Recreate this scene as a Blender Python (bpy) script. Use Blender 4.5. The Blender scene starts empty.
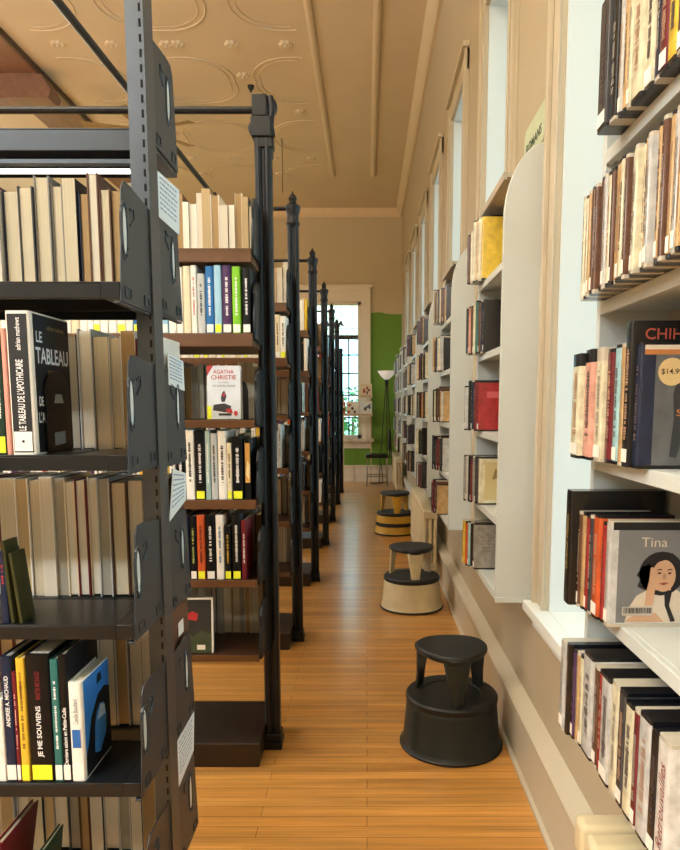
import bpy, math, random
from mathutils import Vector, Matrix
R = random.Random(7)
SC = bpy.context.scene
COL = SC.collection
PI = math.pi

# ------------------------------------------------------------------ materials
def lin(c):
    return tuple((x/12.92 if x <= .04045 else ((x+.055)/1.055)**2.4) for x in c)
def hexc(h):
    h = h.lstrip('#')
    return lin(tuple(int(h[i:i+2], 16)/255 for i in (0, 2, 4)))
MC = {}
def mat(hexcol, rough=.55, metal=0., noise=.08, scale=14., spec=.5, bump=0., stretch=(1, 1, 1), coat=0., emit=0.):
    key = (hexcol, rough, metal, noise, scale, spec, bump, stretch, coat, emit)
    if key in MC: return MC[key]
    m = bpy.data.materials.new('m_%s_%d' % (hexcol.strip('#'), len(MC)))
    m.use_nodes = True
    nt = m.node_tree; N = nt.nodes; L = nt.links
    b = N['Principled BSDF']
    c = hexc(hexcol)
    b.inputs['Roughness'].default_value = rough
    b.inputs['Metallic'].default_value = metal
    b.inputs['Specular IOR Level'].default_value = spec
    b.inputs['Coat Weight'].default_value = coat
    if emit:
        b.inputs['Emission Color'].default_value = (*c, 1); b.inputs['Emission Strength'].default_value = emit
    tc = N.new('ShaderNodeTexCoord'); mp = N.new('ShaderNodeMapping'); mp.inputs['Scale'].default_value = stretch
    nz = N.new('ShaderNodeTexNoise'); nz.inputs['Scale'].default_value = scale; nz.inputs['Detail'].default_value = 4
    L.new(tc.outputs['Object'], mp.inputs['Vector']); L.new(mp.outputs['Vector'], nz.inputs['Vector'])
    mx = N.new('ShaderNodeMix'); mx.data_type = 'RGBA'
    mx.inputs[6].default_value = (*[max(0, x*(1-noise*2)) for x in c], 1)
    mx.inputs[7].default_value = (*[min(1, x*(1+noise*2)) for x in c], 1)
    L.new(nz.outputs['Fac'], mx.inputs[0]); L.new(mx.outputs[2], b.inputs['Base Color'])
    if bump:
        bp = N.new('ShaderNodeBump'); bp.inputs['Strength'].default_value = bump; bp.inputs['Distance'].default_value = .01
        L.new(nz.outputs['Fac'], bp.inputs['Height']); L.new(bp.outputs['Normal'], b.inputs['Normal'])
    MC[key] = m
    return m

def floor_mat():
    m = bpy.data.materials.new('oak_strip_floor'); m.use_nodes = True
    nt = m.node_tree; N = nt.nodes; L = nt.links; b = N['Principled BSDF']
    tc = N.new('ShaderNodeTexCoord')
    br = N.new('ShaderNodeTexBrick'); br.inputs['Scale'].default_value = 1
    br.inputs['Brick Width'].default_value = .95; br.inputs['Row Height'].default_value = .057
    br.inputs['Mortar Size'].default_value = .0011; br.inputs['Mortar Smooth'].default_value = .3
    br.offset = .37; br.offset_frequency = 2; br.squash = 1
    br.inputs['Color1'].default_value = (*hexc('#d09a52'), 1); br.inputs['Color2'].default_value = (*hexc('#c48a43'), 1)
    br.inputs['Mortar'].default_value = (*hexc('#6d3f18'), 1)
    L.new(tc.outputs['Object'], br.inputs['Vector'])
    mp = N.new('ShaderNodeMapping'); mp.inputs['Scale'].default_value = (2.5, 60, 1); L.new(tc.outputs['Object'], mp.inputs['Vector'])
    nz = N.new('ShaderNodeTexNoise'); nz.inputs['Scale'].default_value = 1.4; nz.inputs['Detail'].default_value = 6
    L.new(mp.outputs['Vector'], nz.inputs['Vector'])
    # board to board tone change
    mp2 = N.new('ShaderNodeMapping'); mp2.inputs['Scale'].default_value = (.9, 17.54, 1); L.new(tc.outputs['Object'], mp2.inputs['Vector'])
    n2 = N.new('ShaderNodeTexNoise'); n2.inputs['Scale'].default_value = 1; n2.inputs['Detail'].default_value = 1
    L.new(mp2.outputs['Vector'], n2.inputs['Vector'])
    mr = N.new('ShaderNodeMapRange'); mr.inputs[1].default_value = .3; mr.inputs[2].default_value = .7
    mr.inputs[3].default_value = .78; mr.inputs[4].default_value = 1.18; L.new(n2.outputs['Fac'], mr.inputs[0])
    mr2 = N.new('ShaderNodeMapRange'); mr2.inputs[1].default_value = .3; mr2.inputs[2].default_value = .7
    mr2.inputs[3].default_value = .82; mr2.inputs[4].default_value = 1.12; L.new(nz.outputs['Fac'], mr2.inputs[0])
    mu = N.new('ShaderNodeMath'); mu.operation = 'MULTIPLY'; L.new(mr.outputs[0], mu.inputs[0]); L.new(mr2.outputs[0], mu.inputs[1])
    vm = N.new('ShaderNodeVectorMath'); vm.operation = 'SCALE'; L.new(br.outputs['Color'], vm.inputs[0]); L.new(mu.outputs[0], vm.inputs['Scale'])
    L.new(vm.outputs[0], b.inputs['Base Color'])
    b.inputs['Roughness'].default_value = .28; b.inputs['Coat Weight'].default_value = .35; b.inputs['Coat Roughness'].default_value = .12
    bp = N.new('ShaderNodeBump'); bp.inputs['Strength'].default_value = .25; bp.inputs['Distance'].default_value = .002
    ad = N.new('ShaderNodeMath'); ad.operation = 'SUBTRACT'; L.new(nz.outputs['Fac'], ad.inputs[0]); L.new(br.outputs['Fac'], ad.inputs[1])
    L.new(ad.outputs[0], bp.inputs['Height']); L.new(bp.outputs['Normal'], b.inputs['Normal']); L.new(bp.outputs['Normal'], b.inputs['Coat Normal'])
    return m

def glass_mat(tint='#eef7f6'):
    m = bpy.data.materials.new('window_glass'); m.use_nodes = True
    nt = m.node_tree; N = nt.nodes; L = nt.links
    for n in list(N):
        if n.type != 'OUTPUT_MATERIAL': N.remove(n)
    out = [n for n in N if n.type == 'OUTPUT_MATERIAL'][0]
    t = N.new('ShaderNodeBsdfTransparent'); t.inputs[0].default_value = (*hexc(tint), 1)
    g = N.new('ShaderNodeBsdfGlossy'); g.inputs['Roughness'].default_value = .02
    f = N.new('ShaderNodeFresnel'); f.inputs[0].default_value = 1.45
    mx = N.new('ShaderNodeMixShader'); L.new(f.outputs[0], mx.inputs[0]); L.new(t.outputs[0], mx.inputs[1]); L.new(g.outputs[0], mx.inputs[2])
    L.new(mx.outputs[0], out.inputs[0])
    return m

def page_mat(hexcol):
    # fine lines of stacked leaves, across the local x (thickness) direction
    return mat(hexcol, rough=.85, noise=.13, scale=1.0, stretch=(900, 3, 3), spec=.1)

def far_wall_mat():
    m = bpy.data.materials.new('far_wall_paint'); m.use_nodes = True
    nt = m.node_tree; N = nt.nodes; L = nt.links; b = N['Principled BSDF']; b.inputs['Roughness'].default_value = .6
    tc = N.new('ShaderNodeTexCoord'); sp = N.new('ShaderNodeSeparateXYZ'); L.new(tc.outputs['Object'], sp.inputs[0])
    nz = N.new('ShaderNodeTexNoise'); nz.inputs['Scale'].default_value = 4; L.new(tc.outputs['Object'], nz.inputs['Vector'])
    ma = N.new('ShaderNodeMath'); ma.operation = 'MULTIPLY_ADD'; L.new(nz.outputs['Fac'], ma.inputs[0]); ma.inputs[1].default_value = .14; L.new(sp.outputs['Z'], ma.inputs[2])
    gt = N.new('ShaderNodeMath'); gt.operation = 'GREATER_THAN'; L.new(ma.outputs[0], gt.inputs[0]); gt.inputs[1].default_value = 3.0
    mx = N.new('ShaderNodeMix'); mx.data_type = 'RGBA'; mx.inputs[6].default_value = (*hexc('#68952e'), 1); mx.inputs[7].default_value = (*hexc('#c6b896'), 1)
    L.new(gt.outputs[0], mx.inputs[0]); L.new(mx.outputs[2], b.inputs['Base Color'])
    return m

# ------------------------------------------------------------------ mesh builder
class MB:
    def __init__(s): s.v = []; s.f = []; s.m = []
    def add(s, vs, fs, m=0):
        o = len(s.v); s.v += [tuple(v) for v in vs]; s.f += [tuple(i+o for i in f) for f in fs]; s.m += [m]*len(fs)
        return s
    def box(s, x0, x1, y0, y1, z0, z1, m=0):
        vs = [(x0, y0, z0), (x1, y0, z0), (x1, y1, z0), (x0, y1, z0), (x0, y0, z1), (x1, y0, z1), (x1, y1, z1), (x0, y1, z1)]
        return s.add(vs, [(0, 3, 2, 1), (4, 5, 6, 7), (0, 1, 5, 4), (1, 2, 6, 5), (2, 3, 7, 6), (3, 0, 4, 7)], m)
    def prism(s, pts, axis, a0, a1, m=0):
        n = len(pts)
        def P(p, a):
            return (a, p[0], p[1]) if axis == 'x' else (p[0], a, p[1]) if axis == 'y' else (p[0], p[1], a)
        vs = [P(p, a0) for p in pts] + [P(p, a1) for p in pts]
        fs = [tuple(range(n-1, -1, -1)), tuple(range(n, 2*n))] + [(i, (i+1) % n, n+(i+1) % n, n+i) for i in range(n)]
        return s.add(vs, fs, m)
    def lathe(s, prof, c=(0, 0, 0), seg=32, m=0, fr=None):
        vs = []; fs = []
        for r, z in prof:
            for k in range(seg):
                a = 2*PI*k/seg; q = r*(fr(a) if fr else 1)
                vs.append((c[0]+q*math.cos(a), c[1]+q*math.sin(a), c[2]+z))
        for i in range(len(prof)-1):
            for k in range(seg):
                fs.append((i*seg+k, i*seg+(k+1) % seg, (i+1)*seg+(k+1) % seg, (i+1)*seg+k))
        fs.append(tuple(range(seg-1, -1, -1))); fs.append(tuple((len(prof)-1)*seg+k for k in range(seg)))
        return s.add(vs, fs, m)
    def tube(s, pts, r, seg=10, m=0):
        pts = [Vector(p) for p in pts]; vs = []; fs = []
        up = Vector((0, 0, 1))
        for i, p in enumerate(pts):
            d = (pts[min(i+1, len(pts)-1)]-pts[max(i-1, 0)]).normalized()
            u = up if abs(d.dot(up)) < .95 else Vector((1, 0, 0))
            a = d.cross(u).normalized(); b = a.cross(d)
            rr = r[i] if isinstance(r, (list, tuple)) else r
            for k in range(seg):
                t = 2*PI*k/seg; vs.append(tuple(p+a*(rr*math.cos(t))+b*(rr*math.sin(t))))
        n = len(pts)
        for i in range(n-1):
            for k in range(seg):
                fs.append((i*seg+k, i*seg+(k+1) % seg, (i+1)*seg+(k+1) % seg, (i+1)*seg+k))
        fs.append(tuple(range(seg-1, -1, -1))); fs.append(tuple((n-1)*seg+k for k in range(seg)))
        return s.add(vs, fs, m)
    def flat(s, o, right, up, pts, m=0, lift=0.):
        """flat polygon printed on a surface: o + u*right + v*up, lifted along the normal"""
        o = Vector(o); r = Vector(right); u = Vector(up); n = r.cross(u).normalized()*lift
        return s.add([tuple(o+r*a+u*b+n) for a, b in pts], [tuple(range(len(pts)))], m)
    def build(s, name, mats, parent=None, loc=None, bevel=0., smooth=True, rot=None, seg=2):
        me = bpy.data.meshes.new(name); me.from_pydata(s.v, [], s.f)
        if not isinstance(mats, (list, tuple)): mats = [mats]
        for x in mats: me.materials.append(x)
        me.polygons.foreach_set('material_index', s.m)
        me.polygons.foreach_set('use_smooth', [smooth]*len(s.f))
        me.update()
        if smooth: me.set_sharp_from_angle(angle=.6)
        o = bpy.data.objects.new(name, me); COL.objects.link(o)
        if parent: o.parent = parent
        if loc: o.location = loc
        if rot: o.rotation_euler = rot
        if bevel:
            b = o.modifiers.new('Bevel', 'BEVEL'); b.width = bevel; b.segments = seg; b.limit_method = 'ANGLE'
        return o

def empty(name, loc=(0, 0, 0), rot=(0, 0, 0)):
    o = bpy.data.objects.new(name, None); COL.objects.link(o); o.location = loc; o.rotation_euler = rot
    o.empty_display_size = .05
    return o
LABELS = set()
def tag(o, label, cat, group=None):
    n = len(label.split())
    assert 4 <= n <= 16, (n, label)
    if label in LABELS: print('DUPLABEL', label)
    LABELS.add(label)
    o['label'] = label; o['category'] = cat
    if group: o['group'] = group
    return o
def struct(o): o['kind'] = 'structure'; return o

# text -------------------------------------------------------------
TC = {}
def text_geo(s, bold=.0, shear=0.):
    k = (s, bold, shear)
    if k in TC: return TC[k]
    cu = bpy.data.curves.new('t', 'FONT'); cu.body = s; cu.size = 1; cu.offset = bold; cu.shear = shear; cu.resolution_u = 3
    ob = bpy.data.objects.new('t', cu); COL.objects.link(ob)
    bpy.context.view_layer.update()
    me = ob.evaluated_get(bpy.context.evaluated_depsgraph_get()).to_mesh()
    vs = [(v.co.x, v.co.y) for v in me.vertices]; fs = [tuple(p.vertices) for p in me.polygons]
    ob.to_mesh_clear(); bpy.data.objects.remove(ob); bpy.data.curves.remove(cu)
    x0 = min(v[0] for v in vs); x1 = max(v[0] for v in vs); y0 = min(v[1] for v in vs); y1 = max(v[1] for v in vs)
    TC[k] = ([((x-x0)/(x1-x0), (y-y0)/(y1-y0)) for x, y in vs], fs)
    return TC[k]
def write(mb, s, o, right, up, u0, u1, v0, v1, m=0, lift=.0006, bold=.01, shear=0.):
    vs, fs = text_geo(s, bold, shear)
    o = Vector(o); r = Vector(right); u = Vector(up); n = r.cross(u).normalized()*lift
    mb.add([tuple(o+r*(u0+(u1-u0)*a)+u*(v0+(v1-v0)*b)+n) for a, b in vs], fs, m)

ORD = ['first', 'second', 'third', 'fourth', 'fifth', 'sixth', 'seventh', 'eighth', 'ninth', 'tenth', 'eleventh', 'twelfth', 'thirteenth',
       'fourteenth', 'fifteenth', 'sixteenth', 'seventeenth', 'eighteenth', 'nineteenth', 'twentieth', 'twenty-first', 'twenty-second',
       'twenty-third', 'twenty-fourth', 'twenty-fifth', 'twenty-sixth', 'twenty-seventh', 'twenty-eighth', 'twenty-ninth', 'thirtieth',
       'thirty-first', 'thirty-second', 'thirty-third', 'thirty-fourth', 'thirty-fifth', 'thirty-sixth', 'thirty-seventh', 'thirty-eighth',
       'thirty-ninth', 'fortieth'] + ['forty-%s' % x for x in ('first', 'second', 'third', 'fourth', 'fifth', 'sixth', 'seventh', 'eighth', 'ninth')]
SH = ['top', 'second', 'third', 'fourth', 'fifth', 'bottom']

# colours with a plain word for each
CO = {'white': '#e9e6df', 'cream': '#ddd0b4', 'black': '#0d0d10', 'navy': '#1d2740', 'blue': '#2f6fae', 'light blue': '#9cc6dd',
      'teal': '#2f6a68', 'green': '#7fc131', 'dark green': '#23392c', 'yellow': '#d9b13a', 'orange': '#c4582f', 'red': '#96282c',
      'dark red': '#6b1f28', 'brown': '#5f4030', 'grey': '#8b8a88', 'dark grey': '#3a3b40', 'pink': '#d99a8c', 'purple': '#4b3259',
      'olive': '#3a3a20', 'pale teal': '#9fb8b6', 'tan': '#b99a6c', 'silver': '#b9bcbd'}
def cm(c, rough=.38): return mat(CO[c], rough=rough, spec=.22, noise=.05, scale=30)
PG = {'cream': '#c6bca4', 'yellowed': '#b8a37e', 'pale': '#d3ccbc', 'grey': '#9c978a', 'tan': '#a88d66', 'white': '#e4dfd2'}
def pm(c): return page_mat(PG[c])
LBL = mat('#eceae4', rough=.5, noise=.02)
YEL = mat('#e6ee30', rough=.5, noise=.02)
INK = mat('#14141a', rough=.6, noise=.02)
WINK = mat('#e8e8ea', rough=.6, noise=.02)
RINK = mat('#b02a32', rough=.6, noise=.02)
BINK = mat('#4a3a38', rough=.6, noise=.1); GINK = mat('#8a8378', rough=.6, noise=.1); TINK = mat('#9c7a62', rough=.6, noise=.1)

def glyphs(mb, t, z0, z1, m, n=None, w=.5, y=-.0006, seed=0):
    """small print marks climbing a spine: unreadable at this distance"""
    r = random.Random(seed); z = z0
    while z < z1:
        h = r.uniform(.0022, .0055)
        if r.random() < .82:
            a = t*w*r.uniform(.55, 1)/2
            mb.add([(-a, y, z), (a, y, z), (a, y, z+h*.75), (-a, y, z+h*.75)], [(0, 1, 2, 3)], m)
        z += h

BI = -1
KEEP = [(0,15),(17,28),(33,39),(49,63),(66,70),(75,77),(80,81),(83,95),(98,135),(153,153),(157,166),(174,175),(230,232),(237,241),(258,259),(263,263),(267,269),(273,273),(280,282),(285,285),(287,287),(289,290),(340,342),(344,345),(349,350),(393,404),(421,423),(458,459),(463,480),(530,533),(566,567),(571,576),(578,585),(602,602),(609,609),(613,613),(637,639),(643,643),(672,674),(708,709),(732,734),(737,741),(759,760),(782,782),(786,787),(789,793),(797,799),(807,808),(812,816),(833,835),(855,855),(859,859),(871,871),(883,884),(905,906),(910,910),(915,915),(919,919),(927,928),(932,932),(950,950),(959,959),(972,972),(975,976),(991,991),(1016,1016),(1027,1027),(1032,1032),(1041,1041),(1050,1050),(1070,1070),(1128,1128),(1149,1149),(1198,1198)]
STUFF = set(range(1213)) - {i for a, b in KEEP for i in range(a, b+1)}
SB = {'mb': MB(), 'mats': []}
def stuff_book(loc, rot, t, h, d, color, page, hard, lean):
    """one of the many small or far books that are merged into a single object"""
    def mi(m):
        if m not in SB['mats']: SB['mats'].append(m)
        return SB['mats'].index(m)
    a = t/2; b = min(.0026 if hard else .0008, t*.2); ov = .003 if hard else 0.
    q = MB(); k = mi(color); p = mi(pm(page))
    q.box(-a, -a+b, 0, d, 0, h, k).box(a-b, a, 0, d, 0, h, k).box(-a+b, a-b, 0, b, 0, h, k).box(-a+b, a-b, b, d-ov, ov, h-ov, p)
    M = Matrix.Translation((loc[0], loc[1], loc[2]+abs(math.sin(lean))*a+.0004)) @ Matrix.Rotation(rot, 4, 'Z') @ Matrix.Rotation(lean, 4, 'Y')
    o = len(SB['mb'].v); SB['mb'].v += [tuple(M @ Vector(v)) for v in q.v]; SB['mb'].f += [tuple(i+o for i in f) for f in q.f]; SB['mb'].m += q.m
def book(loc, rot, t, h, d, color, page='cream', hard=True, lean=0., label='', group=None, sticker='white', marks=None, text=None,
         simple=False, pages_out=False, cat='book'):
    global BI
    BI += 1
    if BI in STUFF: return stuff_book(loc, rot, t, h, d, color, page, hard, lean)
    """local frame: spine at y=0 facing -y, depth +y, thickness along x about 0"""
    lift = abs(math.sin(lean))*t/2
    root = empty('book', (loc[0], loc[1], loc[2]+lift+.0004), (0, lean, rot))
    tag(root, label, cat, group)
    a = t/2; b = .0026 if hard else .0008; ov = .003 if hard else 0.
    c = MB()
    # cover wrap: one U-shaped prism with slightly rounded spine
    rs = min(.005, t*.18)
    outer = [(-a, d), (-a, rs), (-a+rs*.4, rs*.3), (-a+rs, 0), (a-rs, 0), (a-rs*.4, rs*.3), (a, rs), (a, d)]
    ib = min(b, t*.2)
    inner = [(a-ib, d), (a-ib, rs+ib), (-a+ib, rs+ib), (-a+ib, d)]
    pts = outer+inner; n = len(pts)
    vs = [(p[0], p[1], 0) for p in pts]+[(p[0], p[1], h) for p in pts]
    fs = [(i, (i+1) % n, n+(i+1) % n, n+i) for i in range(n)]
    # caps in convex pieces
    capq = [(0, 1, 10, 11), (1, 2, 3, 4, 5, 6, 9, 10), (6, 7, 8, 9)]
    fs += [tuple(n+i for i in q) for q in capq] + [tuple(reversed(q)) for q in capq]
    c.add(vs, fs)
    c.build('cover', color, root)
    p = MB(); p.box(-a+ib, a-ib, rs+ib, d-ov, ov, h-ov)
    p.build('page_block', pm(page), root, smooth=False)
    if sticker and not pages_out and not simple:
        s = MB(); w = a-rs*.5 if t < .03 else a*.8
        s.add([(-w, -.0008, .003), (w, -.0008, .003), (w, -.0008, .03), (-w, -.0008, .03), (-w, .0004, .003), (w, .0004, .003), (w, .0004, .03), (-w, .0004, .03)],
              [(0, 1, 2, 3), (4, 7, 6, 5), (3, 2, 6, 7), (0, 4, 5, 1), (0, 3, 7, 4), (1, 5, 6, 2)])
        s.build('spine_label', YEL if sticker == 'yellow' else LBL, root)
    if marks and not pages_out:
        g = MB(); glyphs(g, t, .06, h*.82, 0, w=.32, seed=hash((round(loc[0], 3), round(loc[2], 3))) % 9999)
        g.build('spine_print', marks, root, smooth=False)
    return root

def spine_text(root, t, s, z0, z1, m, w=.5, y=-.0008, bold=.01, x=0.):
    if root is None: return
    g = MB(); write(g, s, (x, y, 0), (0, 0, 1), (-1, 0, 0), z0, z1, -t*w/2, t*w/2, 0, 0., bold)
    return g.build('spine_title', m, root, smooth=False)

# ------------------------------------------------------------------ setting
XW = .60; YF = 12.4; ZC = 4.65; XL = -6.0; YB = -2.2
WALL = mat('#aea28a', rough=.7, noise=.03, scale=2.5)
CEIL = mat('#cabca0', rough=.75, noise=.04, scale=2.0, bump=.15)
TRIM = mat('#bfb6a2', rough=.4, noise=.03, scale=6)
WHITE = mat('#dfe0dc', rough=.35, noise=.02, scale=5)
REVEAL = mat('#d9dfdf', rough=.5, noise=.01, scale=3)

struct(MB().box(XL-.3, XW+.6, YB, YF+.3, -.12, 0).build('floor', floor_mat()))
struct(MB().box(XL-.3, XW+.6, YB, YF+.3, ZC, ZC+.15).build('ceiling', CEIL))
fj = [-.72, .68, 2.25, 3.70, 5.11, 6.50, 7.88, 9.26, 10.64]   # far jambs of the side windows
WO = .62; SZ = .66; HZ = 3.30; TW = .36
w = MB()
y0 = YB
for f in fj:
    n0 = f-WO
    w.box(XW, XW+TW, y0, n0, 0, ZC)
    w.box(XW, XW+TW, n0, f, 0, SZ); w.box(XW, XW+TW, n0, f, HZ, ZC)
    y0 = f
w.box(XW, XW+TW, y0, YF, 0, ZC)
struct(w.build('wall_right', WALL))
# far wall with one big window opening
FX0, FX1, FZ0, FZ1 = -1.40, -.10, .76, 3.12
w = MB().box(XL-.3, FX0, YF, YF+.3, 0, ZC).box(FX1, XW+TW, YF, YF+.3, 0, ZC).box(FX0, FX1, YF, YF+.3, 0, FZ0).box(FX0, FX1, YF, YF+.3, FZ1, ZC)
struct(w.build('wall_far', far_wall_mat()))
struct(MB().box(XL-.3, XL, YB, YF, 0, ZC).build('wall_left', WALL))
struct(MB().box(XL-.3, XW+TW, YB-.3, YB, 0, ZC).build('wall_back', WALL))
# baseboards
b = MB().prism([(XW, 0), (.553, 0), (.553, .012), (.565, .018), (.568, .19), (.562, .195), (.556, .20), (.553, .212), (.556, .222), (.548, .23), (.546, .245), (.556, .255), (.575, .265), (.59, .27), (XW, .275)], 'y', YB, YF)
struct(b.build('baseboard_right', TRIM))
b = MB().box(XL, XW, YF-.03, YF, 0, .25).box(XL, XW, YF-.045, YF, .25, .29).box(XL, XW, YF-.045, YF, 0, .03)
struct(b.build('baseboard_far', mat('#e2d8c4', rough=.4, noise=.02)))
# cornice: right and far
prof = [(0, 0), (.03, 0), (.035, .02), (.05, .03), (.055, .05), (.08, .08), (.10, .10), (.105, .125), (0, .125)]
c = MB().prism([(XW-a, ZC-.125+z) for a, z in prof], 'y', YB, YF)
struct(c.build('trim_1', CEIL))
c = MB().prism([(YF-a, ZC-.125+z) for a, z in prof], 'x', XL, XW)
struct(c.build('trim_2', mat('#dcc8a4', rough=.6, noise=.03)))
# ceiling mouldings
c = MB()
for x in (-.49, .09):
    c.prism([(x-.035, ZC), (x-.03, ZC-.02), (x-.012, ZC-.03), (x+.012, ZC-.03), (x+.03, ZC-.02), (x+.035, ZC)], 'y', 0, 10.6)
struct(c.build('trim_3', CEIL))
# embossed plaster scrolls on the ceiling: arcs meeting in small rosettes
def arc(mb, cx, cy, r, a0, a1, rr=.0065):
    n = 18
    mb.tube([(cx+r*math.cos(a0+(a1-a0)*i/n), cy+r*math.sin(a0+(a1-a0)*i/n), ZC-.004) for i in range(n+1)], rr, 8)
for ti, cy in enumerate((5.4, 6.9, 8.4, 9.9)):
    for cx in (-1.25, -2.35):
        e = MB()
        r = .42
        for sx, sy in ((1, 1), (1, -1), (-1, 1), (-1, -1)):
            qx, qy = cx+sx*.52, cy+sy*.66
            a = math.atan2(-sy, -sx)
            arc(e, qx, qy, r, a-1.05, a+1.05)
            arc(e, qx, qy, r-.06, a-.95, a+.95, .004)
        for px, py in ((cx, cy), (cx, cy+.62), (cx+.50, cy), (cx-.50, cy)):
            for k in range(6):
                t = k*PI/3; e.lathe([(.001, -.022), (.02, -.018), (.03, 0)], (px+.04*math.cos(t), py+.04*math.sin(t), ZC), 8)
            e.lathe([(.001, -.035), (.015, -.03), (.02, 0)], (px, py, ZC), 8)
        struct(e.build('trim_%d' % (4+ti*2+(cx < -2)), CEIL))
# brown wooden ceiling beam on the left
WD = mat('#7c5b47', rough=.5, noise=.2, scale=3, stretch=(6, .6, 6))
bm = MB().box(-3.77, -3.25, -1, 7.6, 4.60, ZC).box(-3.77, -3.25, 7.6, YF, 4.61, ZC)
struct(bm.build('trim_12', WD))
bm = MB().prism([(-3.92, 4.37), (-3.16, 4.37), (-3.13, 4.44), (-3.22, 4.60), (-3.84, 4.60), (-3.97, 4.49)], 'y', 7.35, 7.6)
struct(bm.build('trim_13', WD))
struct(MB().box(-3.25, -3.225, -1, YF, 4.59, ZC).build('trim_14', mat('#4b372a', rough=.5)))

# side windows
GL = glass_mat()
for i, f in enumerate(fj):
    n0 = f-WO
    r = struct(empty('window_%d' % (i+1), (XW, n0, SZ)))
    L = lambda y: y-n0
    # reveal lining
    a = MB().box(.0, TW-.06, 0, .012, 0, HZ-SZ).box(0, TW-.06, WO-.012, WO, 0, HZ-SZ).box(0, TW-.06, .012, WO-.012, HZ-SZ-.012, HZ-SZ)
    a.build('window_reveal', REVEAL, r)
    # casing: stepped moulding each side and head
    a = MB()
    for s0, s1 in ((-.125, 0), (WO, WO+.125)):
        o = s0 if s1 == 0 else s1
        a.box(-.016, 0, s0, s1, -.02, HZ-SZ+.12)
        e0, e1 = (s0, s0+.03) if s1 == 0 else (s1-.03, s1)
        a.box(-.030, -.016, e0, e1, -.02, HZ-SZ+.12)
        e0, e1 = (s1-.02, s1) if s1 == 0 else (s0, s0+.02)
        a.box(-.024, -.016, e0, e1, -.02, HZ-SZ+.12)
    a.box(-.02, 0, -.125, WO+.125, HZ-SZ, HZ-SZ+.12); a.box(-.045, 0, -.14, WO+.14, HZ-SZ+.12, HZ-SZ+.15)
    a.build('window_casing', TRIM, r, bevel=.002)
    a = MB().box(-.06, TW-.06, -.15, WO+.15, -.028, 0) if False else MB().box(0, TW-.06, .0, WO, 0, .014).box(-.055, 0, -.14, WO+.14, -.02, .014).box(-.022, 0, -.125, WO+.125, -.075, -.02)
    a.build('window_sill', REVEAL, r, bevel=.003)
    a = MB(); H = HZ-SZ
    for z0, z1 in ((.014, .07), (H*.5-.02, H*.5+.02), (H-.06, H-.012)): a.box(TW-.06, TW-.02, .012, WO-.012, z0, z1)
    a.box(TW-.06, TW-.02, .012, .06, .07, H-.06).box(TW-.06, TW-.02, WO-.06, WO-.012, .07, H-.06)
    a.build('window_sash', REVEAL, r)
    MB().box(TW-.043, TW-.037, .06, WO-.06, .07, H-.06).build('window_pane', GL, r)

# far window
r = struct(empty('window_10', (0, YF, 0)))
CAS = mat('#e3dac8', rough=.4, noise=.02)
a = MB()
for x0, x1 in ((FX0-.16, FX0), (FX1, FX1+.16)):
    a.box(x0, x1, -.025, 0, FZ0-.02, FZ1+.22)
    e = x0 if x0 < FX0 else x1-.035
    a.box(e, e+.035, -.045, -.025, FZ0-.02, FZ1+.22)
    a.box((x0+x1)/2-.02, (x0+x1)/2+.02, -.035, -.025, FZ0-.02, FZ1+.05)
a.box(FX0, FX1, -.025, 0, FZ1, FZ1+.22).box(FX0-.16, FX1+.16, -.05, -.025, FZ1+.18, FZ1+.24).box(FX0-.2, FX1+.2, -.07, 0, FZ1+.24, FZ1+.28)
a.build('window_casing', CAS, r)
MB().box(FX0-.22, FX1+.22, -.09, .1, FZ0-.05, FZ0).box(FX0-.18, FX1+.18, -.03, 0, FZ0-.17, FZ0-.05).build('window_sill', CAS, r)
TRZ = 2.53
a = MB().box(FX0, FX0+.06, .05, .12, FZ0, FZ1).box(FX1-.06, FX1, .05, .12, FZ0, FZ1).box(FX0, FX1, .05, .12, FZ1-.05, FZ1)
a.box(FX0, FX1, .05, .12, FZ0, FZ0+.06)
a.build('window_sash', CAS, r)
DK = mat('#2a2622', rough=.5)
MB().box(FX0+.06, FX1-.06, .045, .12, TRZ-.04, TRZ+.03).build('transom_bar', DK, r)
a = MB()
for x in (-.32, -.55, -.78, -1.0, -1.22): a.box(x-.013, x+.013, .06, .1, FZ0+.06, TRZ-.04)
for z in (1.13, 1.52, 1.9, 2.22): a.box(FX0+.06, FX1-.06, .065, .095, z-.012, z+.012)
a.build('glazing_bars', DK, r)
# leaded transom: cream glass with lead tracery
MB().box(FX0+.06, FX1-.06, .083, .089, TRZ+.03, FZ1-.05).build('leaded_pane', glass_mat('#dfe3cf'), r)
MB().box(FX0+.06, FX1-.06, .083, .089, FZ0+.06, TRZ-.04).build('window_pane', GL, r)
a = MB(); zc = (TRZ+FZ1-.02)/2
for k in range(7):
    cx = FX1-.06-.1-.18*k
    a.tube([(cx+.075*math.cos(t*PI/8), .078, zc+.1*math.sin(t*PI/8)) for t in range(17)], .004, 6)
    a.tube([(cx-.09, .078, TRZ+.03), (cx, .078, zc+.1), (cx+.09, .078, TRZ+.03)], .004, 6)
    a.tube([(cx, .078, TRZ+.03), (cx, .078, FZ1-.05)], .004, 6)
a.tube([(FX0+.06, .078, zc+.14), (FX1-.06, .078, zc+.14)], .004, 6); a.tube([(FX0+.06, .078, zc-.14), (FX1-.06, .078, zc-.14)], .004, 6)
a.build('lead_tracery', mat('#55585a', rough=.5, metal=.4), r)
a = MB(); PUR = mat('#6c4a86', rough=.4)
for cx in (-.50, -.74, -.98):
    a.flat((cx, .076, zc-.1), (1, 0, 0), (0, 0, 1), [(-.10, 0), (-.03, .02), (0, -.02), (.03, .02), (.10, 0), (.05, .10), (0, .05), (-.05, .10)])
a.build('stained_glass_iris', PUR, r, smooth=False)
a = MB()
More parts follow.
